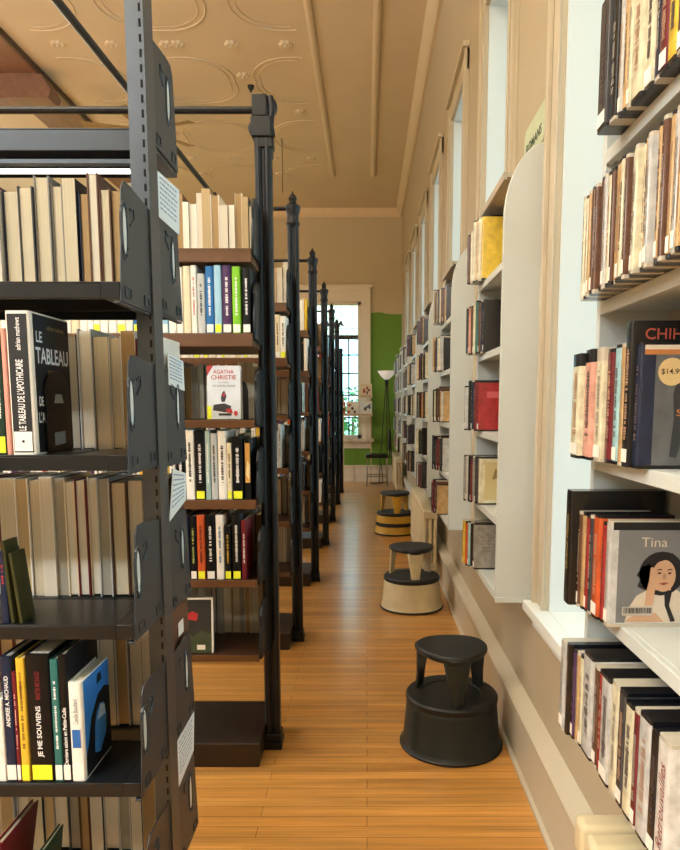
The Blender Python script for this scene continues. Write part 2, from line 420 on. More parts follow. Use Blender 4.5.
for k in range(64):
    z = FZ0+.09+k*.0262
    a.box(FX1-.145, FX1-.062, .012, .034, z, z+.004)
a.build('blind_slats', mat('#d9d4c8', rough=.5), r)

# shrubs outside the far window
GR = mat('#6fae74', rough=.8, noise=.3, scale=5)
for k, (x, rr) in enumerate(((-.3, .7),)):
    s = MB(); q = random.Random(k)
    for j in range(420):
        t = q.uniform(0, 2*PI); u = q.uniform(-1, 1); ra = rr*q.uniform(.75, 1.02)
        n = Vector((math.cos(t)*math.sqrt(1-u*u), math.sin(t)*math.sqrt(1-u*u), u)); c0 = n*ra+Vector((0, 0, 1.05))
        c0.z = max(c0.z, .3)
        t1 = n.orthogonal().normalized(); t2 = n.cross(t1); a_ = q.uniform(0, 6); d1 = t1*math.cos(a_)+t2*math.sin(a_); d2 = n.cross(d1); w_ = .07
        s.add([tuple(c0+d1*w_), tuple(c0+d2*w_*.5+n*.02), tuple(c0-d1*w_), tuple(c0-d2*w_*.5+n*.02)], [(0, 1, 2, 3)])
    root = empty('shrub', (x, YF+2.6, 0))
    tag(root, ['green leafy shrub outside, right half of the far window', 'green leafy shrub outside, left half of the far window'][k], 'shrub')
    s.build('foliage', GR, root); MB().lathe([(.05, 0), (.03, 1.0)], seg=10).build('stem', WD, root)
struct(MB().box(-12, 8, YF+.35, 40, -.3, -.02).build('ground', mat('#8fa27c', rough=.9, noise=.1)))

# ------------------------------------------------------------------ near metal bookcase
MET = mat('#4a4f55', rough=.38, metal=.55, noise=.06, scale=8)
METD = mat('#3d4248', rough=.42, metal=.5, noise=.08, scale=8)
SHM = mat('#1b1d20', rough=.3, metal=.3, noise=.1, scale=8, spec=.4)
SLOT = mat('#070708', rough=.9)
GLINT = mat('#e2edf2', rough=.25, metal=.2)  # pale bluish tone stands for window light reflected in the bracket ovals
XE = -.390
Xo = -1.33
near = empty('metal_bookcase', (XE, 1.34, 0)); tag(near, 'dark grey double-sided metal bookcase in the left foreground', 'bookcase')
def nl(x, y, z): return (x-XE, y-1.34, z)
for k, x in enumerate((XE-.032, Xo)):
    u = MB().box(x-XE, x-XE+.032, -.03, -.026, 0, 2.42).box(x-XE, x-XE+.032, .021, .025, 0, 2.42).box(x-XE+.028, x-XE+.032, -.026, .021, 0, 2.42).box(x-XE, x-XE+.004, -.026, .021, 0, 2.42)
    u.box(x-XE, x-XE+.032, -.19, .19, 0, .05)
    up = u.build('upright', MET, near)
    if k == 0:
        s = MB()
        for j in range(92):
            z = .08+j*.025
            s.box(x-XE+.0235, x-XE+.0275, -.0306, -.0295, z, z+.013)
        s.build('slots', SLOT, up, smooth=False)
MB().box(Xo-XE+.032, -.032, -.02, .015, 2.31, 2.35).build('top_rail', MET, near, bevel=.002)
MB().box(Xo-XE+.032, -.032, -.02, .015, .06, .12).build('bottom_rail', MET, near, bevel=.002)
def bracket(side, z):
    s = -1 if side == 'front' else 1
    # plate outline in (y,z) from the post outward
    y0 = -.0305 if s < 0 else .0255
    yo = s*.19
    pts = [(y0, z+.155), (y0+(yo-y0)*.55, z+.165), (yo-s*.035, z+.165), (yo-s*.022, z+.15), (yo-s*.004, z+.0), (yo, z-.03), (y0, z-.03)]
    if s > 0: pts = pts[::-1]
    b = MB().prism(pts, 'x', -.006, -.0035)
    # folded rim
    b.box(-.016, -.006, min(y0, yo), max(y0, yo), z-.034, z-.030)
    for q0, q1 in ((yo-s*.05, yo-s*.02), (y0+s*.015, y0+s*.04)):
        lo, hi = min(q0, q1), max(q0, q1)
        b.box(-.0035, -.0015, lo, hi, z-.022, z-.019); b.box(-.0035, -.0015, lo, hi, z-.006, z-.003)
        b.box(-.0035, -.0015, lo, lo+.003, z-.019, z-.006); b.box(-.0035, -.0015, hi-.003, hi, z-.019, z-.006)
    o = b.build('end_bracket', METD, near, bevel=.0008)
    # embossed oval; its pale inset is a painted window reflection
    ym = yo+.027 if s < 0 else yo-.065
    e = MB(); n = 20
    def oval(a, bb, x): return [(x, ym+a*math.cos(2*PI*k/n), z+.085+bb*math.sin(2*PI*k/n)) for k in range(n+1)]
    e.tube(oval(.013, .045, -.0035), .003, 6)
    e.tube([(-.0035, ym+.03*s*-1, z+.125), (-.0035, ym+.05*s*-1, z+.13), (-.0035, ym+.052*s*-1, z+.115), (-.0035, ym+.03*s*-1, z+.10)], .0025, 6)
    e.build('pressed_oval', METD, o)
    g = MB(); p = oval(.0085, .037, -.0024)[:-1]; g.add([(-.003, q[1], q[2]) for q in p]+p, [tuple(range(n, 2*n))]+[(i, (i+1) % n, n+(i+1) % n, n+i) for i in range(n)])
    g.build('painted_reflection', GLINT, o)
def nshelf(side, z, lip=.026):
    b = MB(); x0, x1 = Xo-XE+.034, -.036
    if side == 'front':
        b.box(x0, x1, -.19, -.032, z-.003, z).box(x0, x1, -.19, -.187, z-lip, z-.003).box(x0, x1, -.035, -.032, z-lip, z-.003).box(x0, x1, -.187, -.175, z-lip, z-lip+.003)
        b.box(x1, -.006, -.19, -.034, z-lip, z-.0)
    else:
        b.box(x0, x1, .03, .19, z-.003, z).box(x0, x1, .03, .033, z-lip, z-.003).box(x0, x1, .187, .19, z-lip, z-.003)
        b.box(x1, -.006, .03, .19, z-lip, z-.0)
    b.build('shelf', SHM if z < 1.8 else mat('#34373b', rough=.35, metal=.4), near, bevel=.001)
NF = [1.546, 1.268, .98, .695, .41, .125]
NR = [1.86, 1.556, 1.262, .965, .69, .41, .125]
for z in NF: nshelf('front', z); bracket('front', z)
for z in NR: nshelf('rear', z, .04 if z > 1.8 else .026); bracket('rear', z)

# tube lamp under the top shelf
t = empty('tube_lamp', (-.86, 1.392, 1.79)); tag(t, 'slim white tube lamp glowing under the metal bookcase top shelf', 'lamp')
MB().box(-.44, .42, -.010, .012, .012, .019).build('lamp_housing', MET, t)
for x0, x1 in ((-.43, -.005), (.005, .41)):
    MB().tube([(x0, 0, 0), (x1, 0, 0)], .005, 12).build('lamp_tube', mat('#fff3e2', emit=1.6), t)

def nb(x, z, t, h, col, label, d=.14, y=1.156, **k):
    return book((x, y, z), 0, t, h, d, cm(col) if isinstance(col, str) else col, label=label, group='books on the front of the metal bookcase', **k)
def plane_y(a, yy, Yp):
    u, v = (a-367)/700, -(yy-491)/700; th = math.atan(86/700); t = Yp/(math.cos(th)+v*math.sin(th))
    return u*t, 1.35+t*(-math.sin(th)+v*math.cos(th))
YY = 385
def px(a): return plane_y(a, YY, 1.156)[0]
# ---- second shelf, front: the apothecary novel
Z = NF[1]
xa, xb = px(8), px(33)
root = nb((xa+xb)/2, Z, xb-xa, .233, 'white', 'thick black and white novel LE TABLEAU DE L\'APOTHICAIRE on the metal bookcase', d=.145, sticker=None, page='white')
tt = xb-xa
g = MB(); g.add([(-tt/2+.0045, -.0006, .004), (tt/2-.0045, -.0006, .004), (tt/2-.0045, -.0006, .228), (-tt/2+.0045, -.0006, .228)], [(0, 1, 2, 3)])
g.build('spine_panel', INK, root, smooth=False)
spine_text(root, tt, "LE TABLEAU DE L'APOTHICAIRE", .040, .155, WINK, w=.30, y=-.0011, bold=.015)
spine_text(root, tt, "adrian mathews", .170, .222, WINK, w=.2, y=-.0011)
s = MB().box(-tt*.36, tt*.36, -.0013, -.0007, .006, .038); s.build('spine_label', LBL, root)
s = MB(); s.flat((0, -.0014, 0), (1, 0, 0), (0, 0, 1), [(.0025*math.cos(k*PI/5), .022+.0025*math.sin(k*PI/5)) for k in range(10)], 0, 0); s.build('label_dot', INK, root, smooth=False)
o = (tt/2, 0, 0); RT = (0, 1, 0); UP = (0, 0, 1)
g = MB(); g.flat(o, RT, UP, [(.010, .003), (.145, .003), (.145, .230), (.010, .230)], 0, .0004); g.build('cover_panel', INK, root, smooth=False)
for wd_, u0, u1, v0, v1, nm in (('LE', .018, .040, .185, .203, 'title_word'), ('TABLEAU', .014, .138, .150, .177, 'title_word'), ('DE', .018, .034, .080, .096, 'title_word'), ("L'APOTHICAIRE", .014, .138, .052, .070, 'title_word'), ('adrian mathews', .06, .125, .208, .216, 'author_name')):
    g = MB(); write(g, wd_, o, RT, UP, u0, u1, v0, v1, 0, .0008, .02 if nm == 'title_word' else 0.); g.build(nm, WINK if nm == 'title_word' else mat('#b49a5e'), root, smooth=False)
g = MB()
g.flat(o, RT, UP, [(.055, .115), (.098, .115), (.098, .14), (.055, .14)], 2, .0008)
g.flat(o, RT, UP, [(.065, .118), (.09, .118), (.088, .135), (.068, .137)], 1, .0011)
g.build('cover_picture', [WINK, mat('#b49a5e'), mat('#7a5a34')], root, smooth=False)
# bookend in front of that cover
be = empty('bookend', (xb+.0045, 1.186, Z+.0004)); tag(be, 'black arched metal bookend against the right side of the apothecary novel', 'bookend')
pts = [(.0, 0), (.095, 0), (.095, .105)]+[(.0475+.0475*math.cos(a*PI/10), .105+.035*math.sin(a*PI/10)) for a in range(1, 10)]+[(0, .105)]
b = MB().prism(pts, 'x', 0, .002); BK = mat('#0c0c0e', rough=.35, metal=.2)
b.build('upright_plate', BK, be)
MB().box(0.002, .05, .0, .095, 0, .0012).build('foot_plate', BK, be)
g = MB(); g.flat((.002, 0, 0), RT, UP, [(.03, .085), (.068, .085), (.06, .1), (.036, .1)], 0, .0004)
g.build('bookend_slot', mat('#8d887a'), be, smooth=False)
g = MB().flat((.002, 0, 0), RT, UP, [(.025, .012), (.068, .014), (.068, .036), (.025, .034)], 1, .0004)
g.build('bookend_label', [mat('#8d887a'), mat('#8fa0ad', metal=.4, rough=.3)], be, smooth=False)
nb(px(5.2), Z, .0065, .205, 'pink', 'thin pink paperback just left of the thick apothecary novel', hard=False, sticker=None, page='pale')
r_ = nb(px(-1.5), Z, .013, .20, 'dark green', 'dark green book with a yellow label at the left picture edge', sticker='yellow', marks=WINK)
# ---- third shelf, front
Z = NF[2]; YY = 570
nb(px(2), Z, .012, .125, 'navy', 'small navy and red book at the left end of the nearly empty shelf', sticker=None, marks=RINK, d=.05)
nb(px(9.5), Z, .006, .142, 'olive', 'dark olive bound book leaning on the nearly empty metal shelf', sticker=None, d=.045, lean=-.07)
nb(px(18), Z, .006, .122, 'olive', 'shorter olive bound book leaning beside the first olive one', sticker=None, d=.045, lean=-.10)
# ---- fourth shelf, front
Z = NF[3]; YY = 690
def pz(y): return plane_y(40, y, 1.156)[1]
row = [(-9, 1, 'white', 700, 'white paperback at the left picture edge, fourth metal shelf', None, None),
       (1.2, 12, 'navy', 657, 'navy book with a pale author name, between white and brick-red books', None, ('ANDREE A. MICHAUD', .100, .192, WINK, .38)),
       (12.2, 16, 'dark red', 672, 'narrow brick-red book between the navy and the yellow one', mat('#d8a6a0'), None),
       (16.3, 25, 'yellow', 659, 'mustard yellow book beside the thick black JE ME SOUVIENS', mat('#7b5b1c'), None),
       (25.4, 50, 'black', 655, 'thick black book JE ME SOUVIENS with a fluorescent yellow label', None, ('JE ME SOUVIENS', .045, .138, WINK, .26)),
       (50.4, 58.5, 'teal', 660, 'teal green book between two black books on the fourth metal shelf', WINK, None),
       (58.9, 67, 'black', 655, 'black and dark green book beside the white one, fourth metal shelf', None, ('Derniere saison en Petite-Cadie', .03, .135, WINK, .5))]
for a_, b_, c_, yt, lab, mk, tx in row:
    t_ = px(b_)-px(a_)
    rr = nb((px(a_)+px(b_))/2, Z, t_, pz(yt)-Z, c_, lab, sticker='yellow' if 'SOUV' in lab else 'white', marks=mk, page='pale')
    if tx: spine_text(rr, t_, tx[0], tx[1], tx[2], tx[3], w=tx[4], y=-.0010, bold=.02)
    if 'SOUV' in lab: spine_text(rr, t_, 'MARTIN MICHAUD', .15, .20, mat('#7c1f28'), w=.2, y=-.001)
a_, b_ = px(67.3), px(81); t_ = b_-a_
rr = nb((a_+b_)/2, Z, t_, pz(683)-Z, 'white', 'white paperback with a bright blue cover, rightmost on the fourth metal shelf', page='white', d=.125)
s = MB().box(-t_*.3, t_*.3, -.0012, -.0006, .062, .095); s.build('blue_spine_panel', mat('#1f62ad'), rr)
o = (t_/2, 0, 0); H_ = pz(683)-Z
g = MB(); g.flat(o, RT, UP, [(.008, .003), (.125, .003), (.125, H_-.002), (.008, H_-.002)], 0, .0004)
g.flat(o, RT, UP, [(.008, .003), (.125, .003), (.125, .125), (.10, .135), (.07, .13), (.035, .10), (.02, .06), (.008, .04)], 1, .0007)
g.flat(o, RT, UP, [(.045, .03), (.07, .02), (.10, .045), (.105, .075), (.095, .105), (.075, .11), (.06, .10), (.05, .08)], 2, .001)
g.flat(o, RT, UP, [(.06, .085), (.10, .08), (.097, .10), (.078, .108)], 3, .0013)
g.flat(o, RT, UP, [(.065, H_-.03), (.09, H_-.028), (.085, H_-.012), (.07, H_-.013)], 1, .001)
g.build('cover_picture', [mat('#2f7fd6'), mat('#0b0c14'), mat('#3e86cf'), mat('#b9d3ea')], rr, smooth=False)
spine_text(rr, t_, 'Camille Bouchard', .105, .150, mat('#8a8f98'), w=.35, y=-.001)
# ---- fifth shelf, front
Z = NF[4]; YY = 830
nb(px(-18), Z, .013, .168, 'dark red', 'red book leaning at the very bottom left of the picture', sticker=None, lean=.16)
nb(px(30), Z, .008, .155, 'dark green', 'dark green book leaning at the bottom, right of the red one', sticker=None, lean=.12, d=.08)

def fill(x_start, x_end, place, tmin, tmax, gapp=.0008, rnd=R):
    x = x_start; i = 0
    while True:
        t = rnd.uniform(tmin, tmax)
        if x-t < x_end: break
        place(i, x-t/2, t); x -= t+gapp+ (rnd.random() < .1)*.002; i += 1
PN = ['cream', 'pale', 'cream', 'grey', 'yellowed', 'pale', 'cream', 'tan']
CN = ['white', 'cream', 'tan', 'grey', 'brown', 'dark grey', 'silver', 'navy', 'dark red']
def words(*a): return ' '.join(x for x in a if x)
# rear half: books showing their page edges
SHN = {1.556: 'second', 1.262: 'third', .965: 'fourth', .69: 'fifth', .41: 'sixth'}
for z, sn in SHN.items():
    rnd = random.Random(int(z*1000))
    def pl(i, x, t, z=z, sn=sn, rnd=rnd):
        pg = rnd.choice(PN); h = rnd.uniform(.212, .236)
        if z == 1.556: h = rnd.uniform(.195, .228)
        if z == .965: h = rnd.uniform(.232, .243)
        book((x, 1.528, z), PI, t, h, rnd.uniform(.135, .15), cm(rnd.choice(CN)), page=pg, hard=rnd.random() < .6, pages_out=True,
             label='book showing %s page edges, %s from post, rear of %s shelf, near metal bookcase' % (pg, ORD[i], sn), group='books turned away on the metal bookcase')
    if z == .69:
        fill(-.400-.033, -.84, lambda i, x, t, f=pl: f(i+1, x, t), .022, .034)
        rr = book((-.4155, 1.528, z), PI, .028, .243, .135, cm('brown'), page='white', pages_out=True, label='brown book with white page tops rising above the rear bracket, nearest the post', group='books turned away on the metal bookcase')
        g = MB().box(-.0158, -.0152, .05, .09, .17, .20); g.build('side_label', LBL, rr)
    else:
        fill(-.401, -.86, pl, .02, .034)

# notice sheets tucked on the end of the metal bookcase
PAP = mat('#dfe6ec', rough=.6, noise=.02)
PRINT = mat('#7f93ad', rough=.7)
sheets = [([(1.372, 1.785), (1.527, 1.795), (1.516, 1.702), (1.369, 1.702)], 'white printed notice sheet above the second rear bracket, topmost of four'),
          ([(1.40, 1.452), (1.515, 1.442), (1.52, 1.38), (1.40, 1.39)], 'small white sheet peeping over the third rear bracket'),
          ([(1.409, 1.222), (1.51, 1.203), (1.503, 1.146), (1.372, 1.120)], 'white card notice leaning above the fourth rear bracket'),
          ([(1.372, .66), (1.515, .66), (1.50, .575), (1.372, .56)], 'white notice sheet near the bottom of the metal bookcase end, lowest of four')]
for q, lab in sheets:
    pts = [(y-1.45, z-1.0) for y, z in q]
    root = empty('notice_sheet', (XE-.003, 1.45, 1.0)); tag(root, lab, 'notice', 'notice sheets on the metal bookcase end')
    MB().prism(pts[::-1], 'x', .0, .0012).build('paper', PAP, root)
    g = MB(); (a0, a1), (b0, b1), (c0, c1), (d0, d1) = pts
    for k in range(7):
        f = .12+k*.11
        l = Vector((a0+(d0-a0)*f, a1+(d1-a1)*f)); r2 = Vector((b0+(c0-b0)*f, b1+(c1-b1)*f)); rr = random.Random(k)
        p = .08
        while p < .85:
            q2 = min(.92, p+rr.uniform(.05, .16)); A = l.lerp(r2, p); B = l.lerp(r2, q2)
            g.add([(.0014, A.x, A.y), (.0014, B.x, B.y), (.0014, B.x, B.y+.003), (.0014, A.x, A.y+.003)], [(0, 1, 2, 3)]); p = q2+.025
    g.build('printed_lines', PRINT, root, smooth=False)

# ------------------------------------------------------------------ iron bookstacks
IRON = mat('#1c1d20', rough=.38, metal=.45, noise=.1, scale=10)
IRON2 = mat('#2b2e32', rough=.34, metal=.5, noise=.15, scale=25, bump=.3)
SW = mat('#5f3d20', rough=.42, noise=.2, scale=4, stretch=(1, 8, 8))
SWT = mat('#3a2216', rough=.35, noise=.15, scale=4)
BASE = mat('#2a1d17', rough=.35, noise=.2, scale=6)
SZS = [1.879, 1.596, 1.298, 1.016, .725, .445]
STH = [.046, .046, .028, .034, .028, .026]
ROWN = ['first', 'second', 'third', 'fourth', 'fifth', 'sixth', 'seventh']
YS = [2.66, 3.93, 5.30, 6.69, 8.10, 9.52, 10.85]
def cast_plate(z, s):
    pts = [(.035, z-.03), (.19, z-.02), (.198, z+.02), (.192, z+.07), (.178, z+.10), (.186, z+.14), (.16, z+.175), (.13, z+.165), (.11, z+.185), (.07, z+.17), (.035, z+.18)]
    pts = [(s*a, b) for a, b in pts]
    return pts if s < 0 else pts[::-1]
for ri, Y in enumerate(YS):
    xp = -.374 if ri == 0 else -.40
    last = ri == 6
    st = empty('iron_bookstack', (xp, Y, 0))
    tag(st, '%s row of tall black iron bookstack with %s, counted from the camera' % (ROWN[ri], 'a square ornate cap' if ri == 0 else ('a plain low post' if last else 'a pointed finial')), 'bookcase', 'rows of iron bookstacks')
    zt = 2.18 if last else 2.40
    for pxx in (0, -1.06):
        p = MB().box(pxx-.03, pxx+.03, -.018, .018, 0, zt)
        for a in (-.016, .016):
            for b in (-.016, .016):
                p.tube([(pxx+a, b, .05), (pxx+a, b, zt)], .013, 12)
        p.box(pxx-.038, pxx+.038, -.045, .045, 0, .025).box(pxx-.034, pxx+.034, -.036, .036, .025, .06)
        po = p.build('post', IRON, st, bevel=.001 if ri < 2 else 0)
        f = MB()
        if ri == 0:
            f.box(pxx-.036, pxx+.018, -.03, .03, zt-.03, zt+.045)
            f.box(pxx-.040, pxx+.034, -.034, .034, zt-.10, zt-.03).box(pxx-.030, pxx+.038, -.028, .028, zt-.135, zt-.10)
            f.tube([(pxx+.018, -.012, zt+.012), (pxx+.018, .02, zt+.012)], .034, 16)
            f.tube([(pxx-.02, -.03, zt-.07), (pxx-.02, .02, zt-.07)], .03, 14)
            f.prism([(pxx, zt-.10), (pxx+.034, zt-.10), (pxx+.034, zt-.16), (pxx+.02, zt-.18)], 'y', -.022, .022)
            f.tube([(pxx+.03, -.02, zt+.04), (pxx+.036, -.02, zt), (pxx+.03, -.02, zt-.06), (pxx+.036, -.02, zt-.1)], .012, 8)
        elif not last:
            f.lathe([(.03, zt-.10), (.038, zt-.08), (.03, zt-.06), (.034, zt-.03), (.042, zt), (.042, zt+.012), (.022, zt+.025), (.018, zt+.035), (.024, zt+.05), (.018, zt+.066), (.006, zt+.078), (.003, zt+.09)], (pxx, 0, 0), 16)
        else:
            f.lathe([(.03, zt-.02), (.036, zt), (.03, zt+.02), (.01, zt+.03)], (pxx, 0, 0), 16)
        f.build('post_cap', IRON, po, bevel=.004 if ri == 0 else 0)
    MB().tube([(-1.06, 0, zt), (0, 0, zt)], .013 if ri == 0 else .011, 10).build('top_rod', IRON, st)
    if ri == 1:
        MB().lathe([(.014, zt-.01), (.022, zt+.01), (.018, zt+.04), (.02, zt+.06), (.006, zt+.085)], (-.82-xp, 0, 0), 12).build('rod_joint', IRON, st)
    for j, (z, th) in enumerate(zip(SZS, STH)):
        if last and j == 0: continue
        s = MB().box(-1.03, -.020, -.2, .2, z-th, z)
        s.m[-6:] = [0]*6
        s.m[-5] = 1   # top face in darker wood
        s.build('shelf', [SW, SWT], st, bevel=.002)
        pl = MB()
        for sgn in (-1, 1): pl.prism(cast_plate(z, sgn), 'x', -.020, -.010)
        pl.build('end_plate', IRON2, st, bevel=.003 if ri < 3 else 0, seg=2)
    MB().box(-1.02, -.03, -.18, .18, 0, .085).box(-1.02, -.025, -.19, .19, .085, .10).build('plinth', BASE, st, bevel=.004)
tie = MB().tube([(-.82, 1.34, 2.395), (-.82, 3.895, 2.459)], .012, 10)
tag(tie.build('tie_rod', IRON), 'black iron rod running overhead from the foreground across the bookstacks', 'rod')

RN = ['first stack', 'second stack', 'third stack', 'fourth stack', 'fifth stack', 'sixth stack', 'seventh stack']
def gap(z):
    j = SZS.index(z)
    return .27 if j == 0 else SZS[j-1]-STH[j-1]-z-.006
def fb(ri, x, z, t, h, col, label, d=.15, lean=0., y=None, **k):
    h = min(h, gap(z)-(h*50 % 1)*.012)
    Yf = YS[ri]-.192 if y is None else y
    return book((x, Yf, z), 0, t, h, d, cm(col), label=label, lean=lean, group='books facing the camera on the %s' % RN[ri], **k)
# hand placed spines of the first stack, from the photograph
def X1(p, yy=400): return plane_y(p, yy, 2.468)[0]
RY = {0: 220, 1: 300, 2: 395, 3: 470, 4: 550, 5: 630}
hand = {1: [(242, 250.6, 'black', .238, WINK, 'white'), (232, 240.5, 'green', .232, WINK, 'white'), (222, 231.5, 'purple', .245, WINK, 'white'),
            (214, 221.5, 'light blue', .245, None, 'yellow'), (205.5, 213.5, 'blue', .25, WINK, 'white'), (197, 205, 'silver', .20, INK, None),
            (191, 196.5, 'white', .245, RINK, None), (183, 190.5, 'cream', .23, None, None), (176, 182.5, 'white', .255, INK, None), (168, 175.5, 'white', .24, RINK, None)],
        3: [(232, 243, 'black', .222, WINK, 'yellow'), (227, 231.7, 'cream', .20, INK, 'yellow'), (218, 226.7, 'white', .243, INK, None), (211, 217.5, 'silver', .235, INK, None),
            (205.5, 210.5, 'pale teal', .25, WINK, None), (195, 205, 'black', .25, WINK, 'yellow'), (185.5, 194.5, 'white', .262, INK, 'white'), (176, 185, 'black', .25, WINK, 'white')],
        4: [(241.5, 246.5, 'dark red', .215, WINK, None), (232, 241, 'black', .24, WINK, 'yellow'), (224.5, 231, 'black', .195, mat('#c9a13b'), 'yellow'), (216, 224, 'white', .235, mat('#3e79a8'), 'white'),
            (206, 215, 'black', .235, WINK, 'white'), (197, 205, 'orange', .235, mat('#5a1a10'), 'yellow'), (190, 196.5, 'black', .23, mat('#9fb06a'), 'white'), (182, 189.5, 'navy', .23, WINK, 'white')]}
for j, lst in hand.items():
    for i, (a_, b_, c_, h_, mk, stc) in enumerate(lst):
        x0, x1 = X1(a_, RY[j]), X1(b_, RY[j])
        d_ = 'spine out' if i else 'spine out, nearest the post'
        fb(0, (x0+x1)/2, SZS[j], x1-x0-.0006, h_, c_, '%s book, %s from the post, %s shelf of the first stack%s' % (c_, ORD[i], SH[j], {'yellow': ', yellow label', 'white': ', white label', None: ''}[stc]), sticker=stc, marks=mk, page='pale')
# the dark book with a colour picture beside the post on the fourth shelf
rr = fb(0, X1(247.6, 470), SZS[3], .022, .215, 'black', 'black book with a yellow and orange picture on its cover, nearest the post', sticker=None)
g = MB(); g.add([(-.008, -.0008, .06), (.009, -.0008, .06), (.009, -.0008, .20), (-.008, -.0008, .20)], [(0, 1, 2, 3)], 0)
g.add([(-.006, -.0012, .09), (.005, -.0012, .07), (.009, -.0012, .12), (0, -.0012, .14)], [(0, 1, 2, 3)], 1)
g.build('spine_picture', [mat('#c9954a'), mat('#efd9a0')], rr, smooth=False)
# face-out books
def faceout(x0, x1, y, z, h, col, label, t=.022, tilt=-.12, grp=None):
    root = empty('book', ((x0+x1)/2, y, z+.003), (tilt, 0, 0)); tag(root, label, 'book', grp)
    a = (x1-x0)/2
    MB().box(-a, a, 0, .0015, 0, h).box(-a, a, t-.0015, t, 0, h).box(-a, -a+.0015, .0015, t-.0015, 0, h).build('cover', col, root)
    MB().box(-a+.0015, a-.002, .0015, t-.0015, .001, h-.001).build('page_block', pm('white'), root)
    return root, a
FR = ((1, 0, 0), (0, 0, 1))
rr, a = faceout(X1(206.5), X1(240), 2.475, SZS[2], .186, mat('#cdd3dc', rough=.35), 'pale AGATHA CHRISTIE paperback standing face out on the first stack third shelf', tilt=-.06)
g = MB(); o = (-a, 0, 0); W = 2*a
g.flat(o, *FR, [(0, .15), (0, .186), (.022, .186)], 0, .0004)
g.flat(o, *FR, [(0, 0), (.015, 0), (.015, .045), (0, .045)], 1, .0004)
write(g, 'AGATHA', o, *FR, .022, .094, .158, .172, 0, .0005, .01); write(g, 'CHRISTIE', o, *FR, .014, .102, .138, .153, 0, .0005, .01)
write(g, 'LE CRIME', o, *FR, .040, .075, .125, .130, 2, .0005, 0.); write(g, 'EST NOTRE AFFAIRE', o, *FR, .02, .1, .112, .119, 2, .0005, 0.)
g.flat(o, *FR, [(.02, .03), (.075, .022), (.085, .045), (.06, .055), (.022, .05)], 3, .0004)
g.flat(o, *FR, [(.05, .06), (.062, .06), (.068, .08), (.06, .1), (.052, .09), (.048, .075)], 3, .0004)
g.flat(o, *FR, [(.055, .078), (.062, .078), (.063, .092), (.055, .09)], 0, .0008)
g.flat(o, *FR, [(.07, .022), (.09, .02), (.085, .037), (.065, .035)], 0, .0008)
g.flat(o, *FR, [(.04, .012), (.085, .012), (.085, .02), (.04, .02)], 3, .0006)
g.flat(o, *FR, [(.1+.007*math.cos(k*PI/6), .02+.009*math.sin(k*PI/6)) for k in range(12)], 0, .0006)
g.build('cover_print', [RINK, YEL, mat('#5a5f6a'), mat('#2b2a2e')], rr, smooth=False)
be2 = empty('bookend', (X1(240)+.004, 2.50, SZS[2]+.0004)); tag(be2, 'black rounded bookend just right of the pale AGATHA CHRISTIE paperback', 'bookend')
MB().prism([(0, 0), (.02, 0), (.02, .10), (.014, .125), (.006, .135), (0, .135)], 'y', 0, .002).build('upright_plate', BK, be2)
MB().box(0, .02, .002, .07, 0, .0015).build('foot_plate', BK, be2)
rr, a = faceout(X1(173, 630), X1(212.5, 630), 2.475, SZS[5], .205, mat('#2c2e31', rough=.4), 'dark grey book with a red mark, face out on the first stack bottom shelf', tilt=-.05)
g = MB(); o = (-a, 0, 0); W = 2*a
g.flat(o, *FR, [(W-.006, .0), (W, .0), (W, .205), (W-.006, .205)], 0, .0004).flat(o, *FR, [(0, .198), (W, .198), (W, .205), (0, .205)], 0, .0005)
g.flat(o, *FR, [(.0, .0), (W-.006, 0), (W-.006, .07), (.1, .085), (.07, .06), (.04, .09), (0, .075)], 1, .0004)
g.flat(o, *FR, [(.05, .125), (.085, .12), (.09, .145), (.07, .155), (.05, .145)], 2, .0005)
g.flat(o, *FR, [(W-.06, .012), (W-.03, .012), (W-.03, .03), (W-.06, .03)], 0, .0006)
g.build('cover_print', [LBL, mat('#3c4a34', noise=.3, scale=40), RINK], rr, smooth=False)

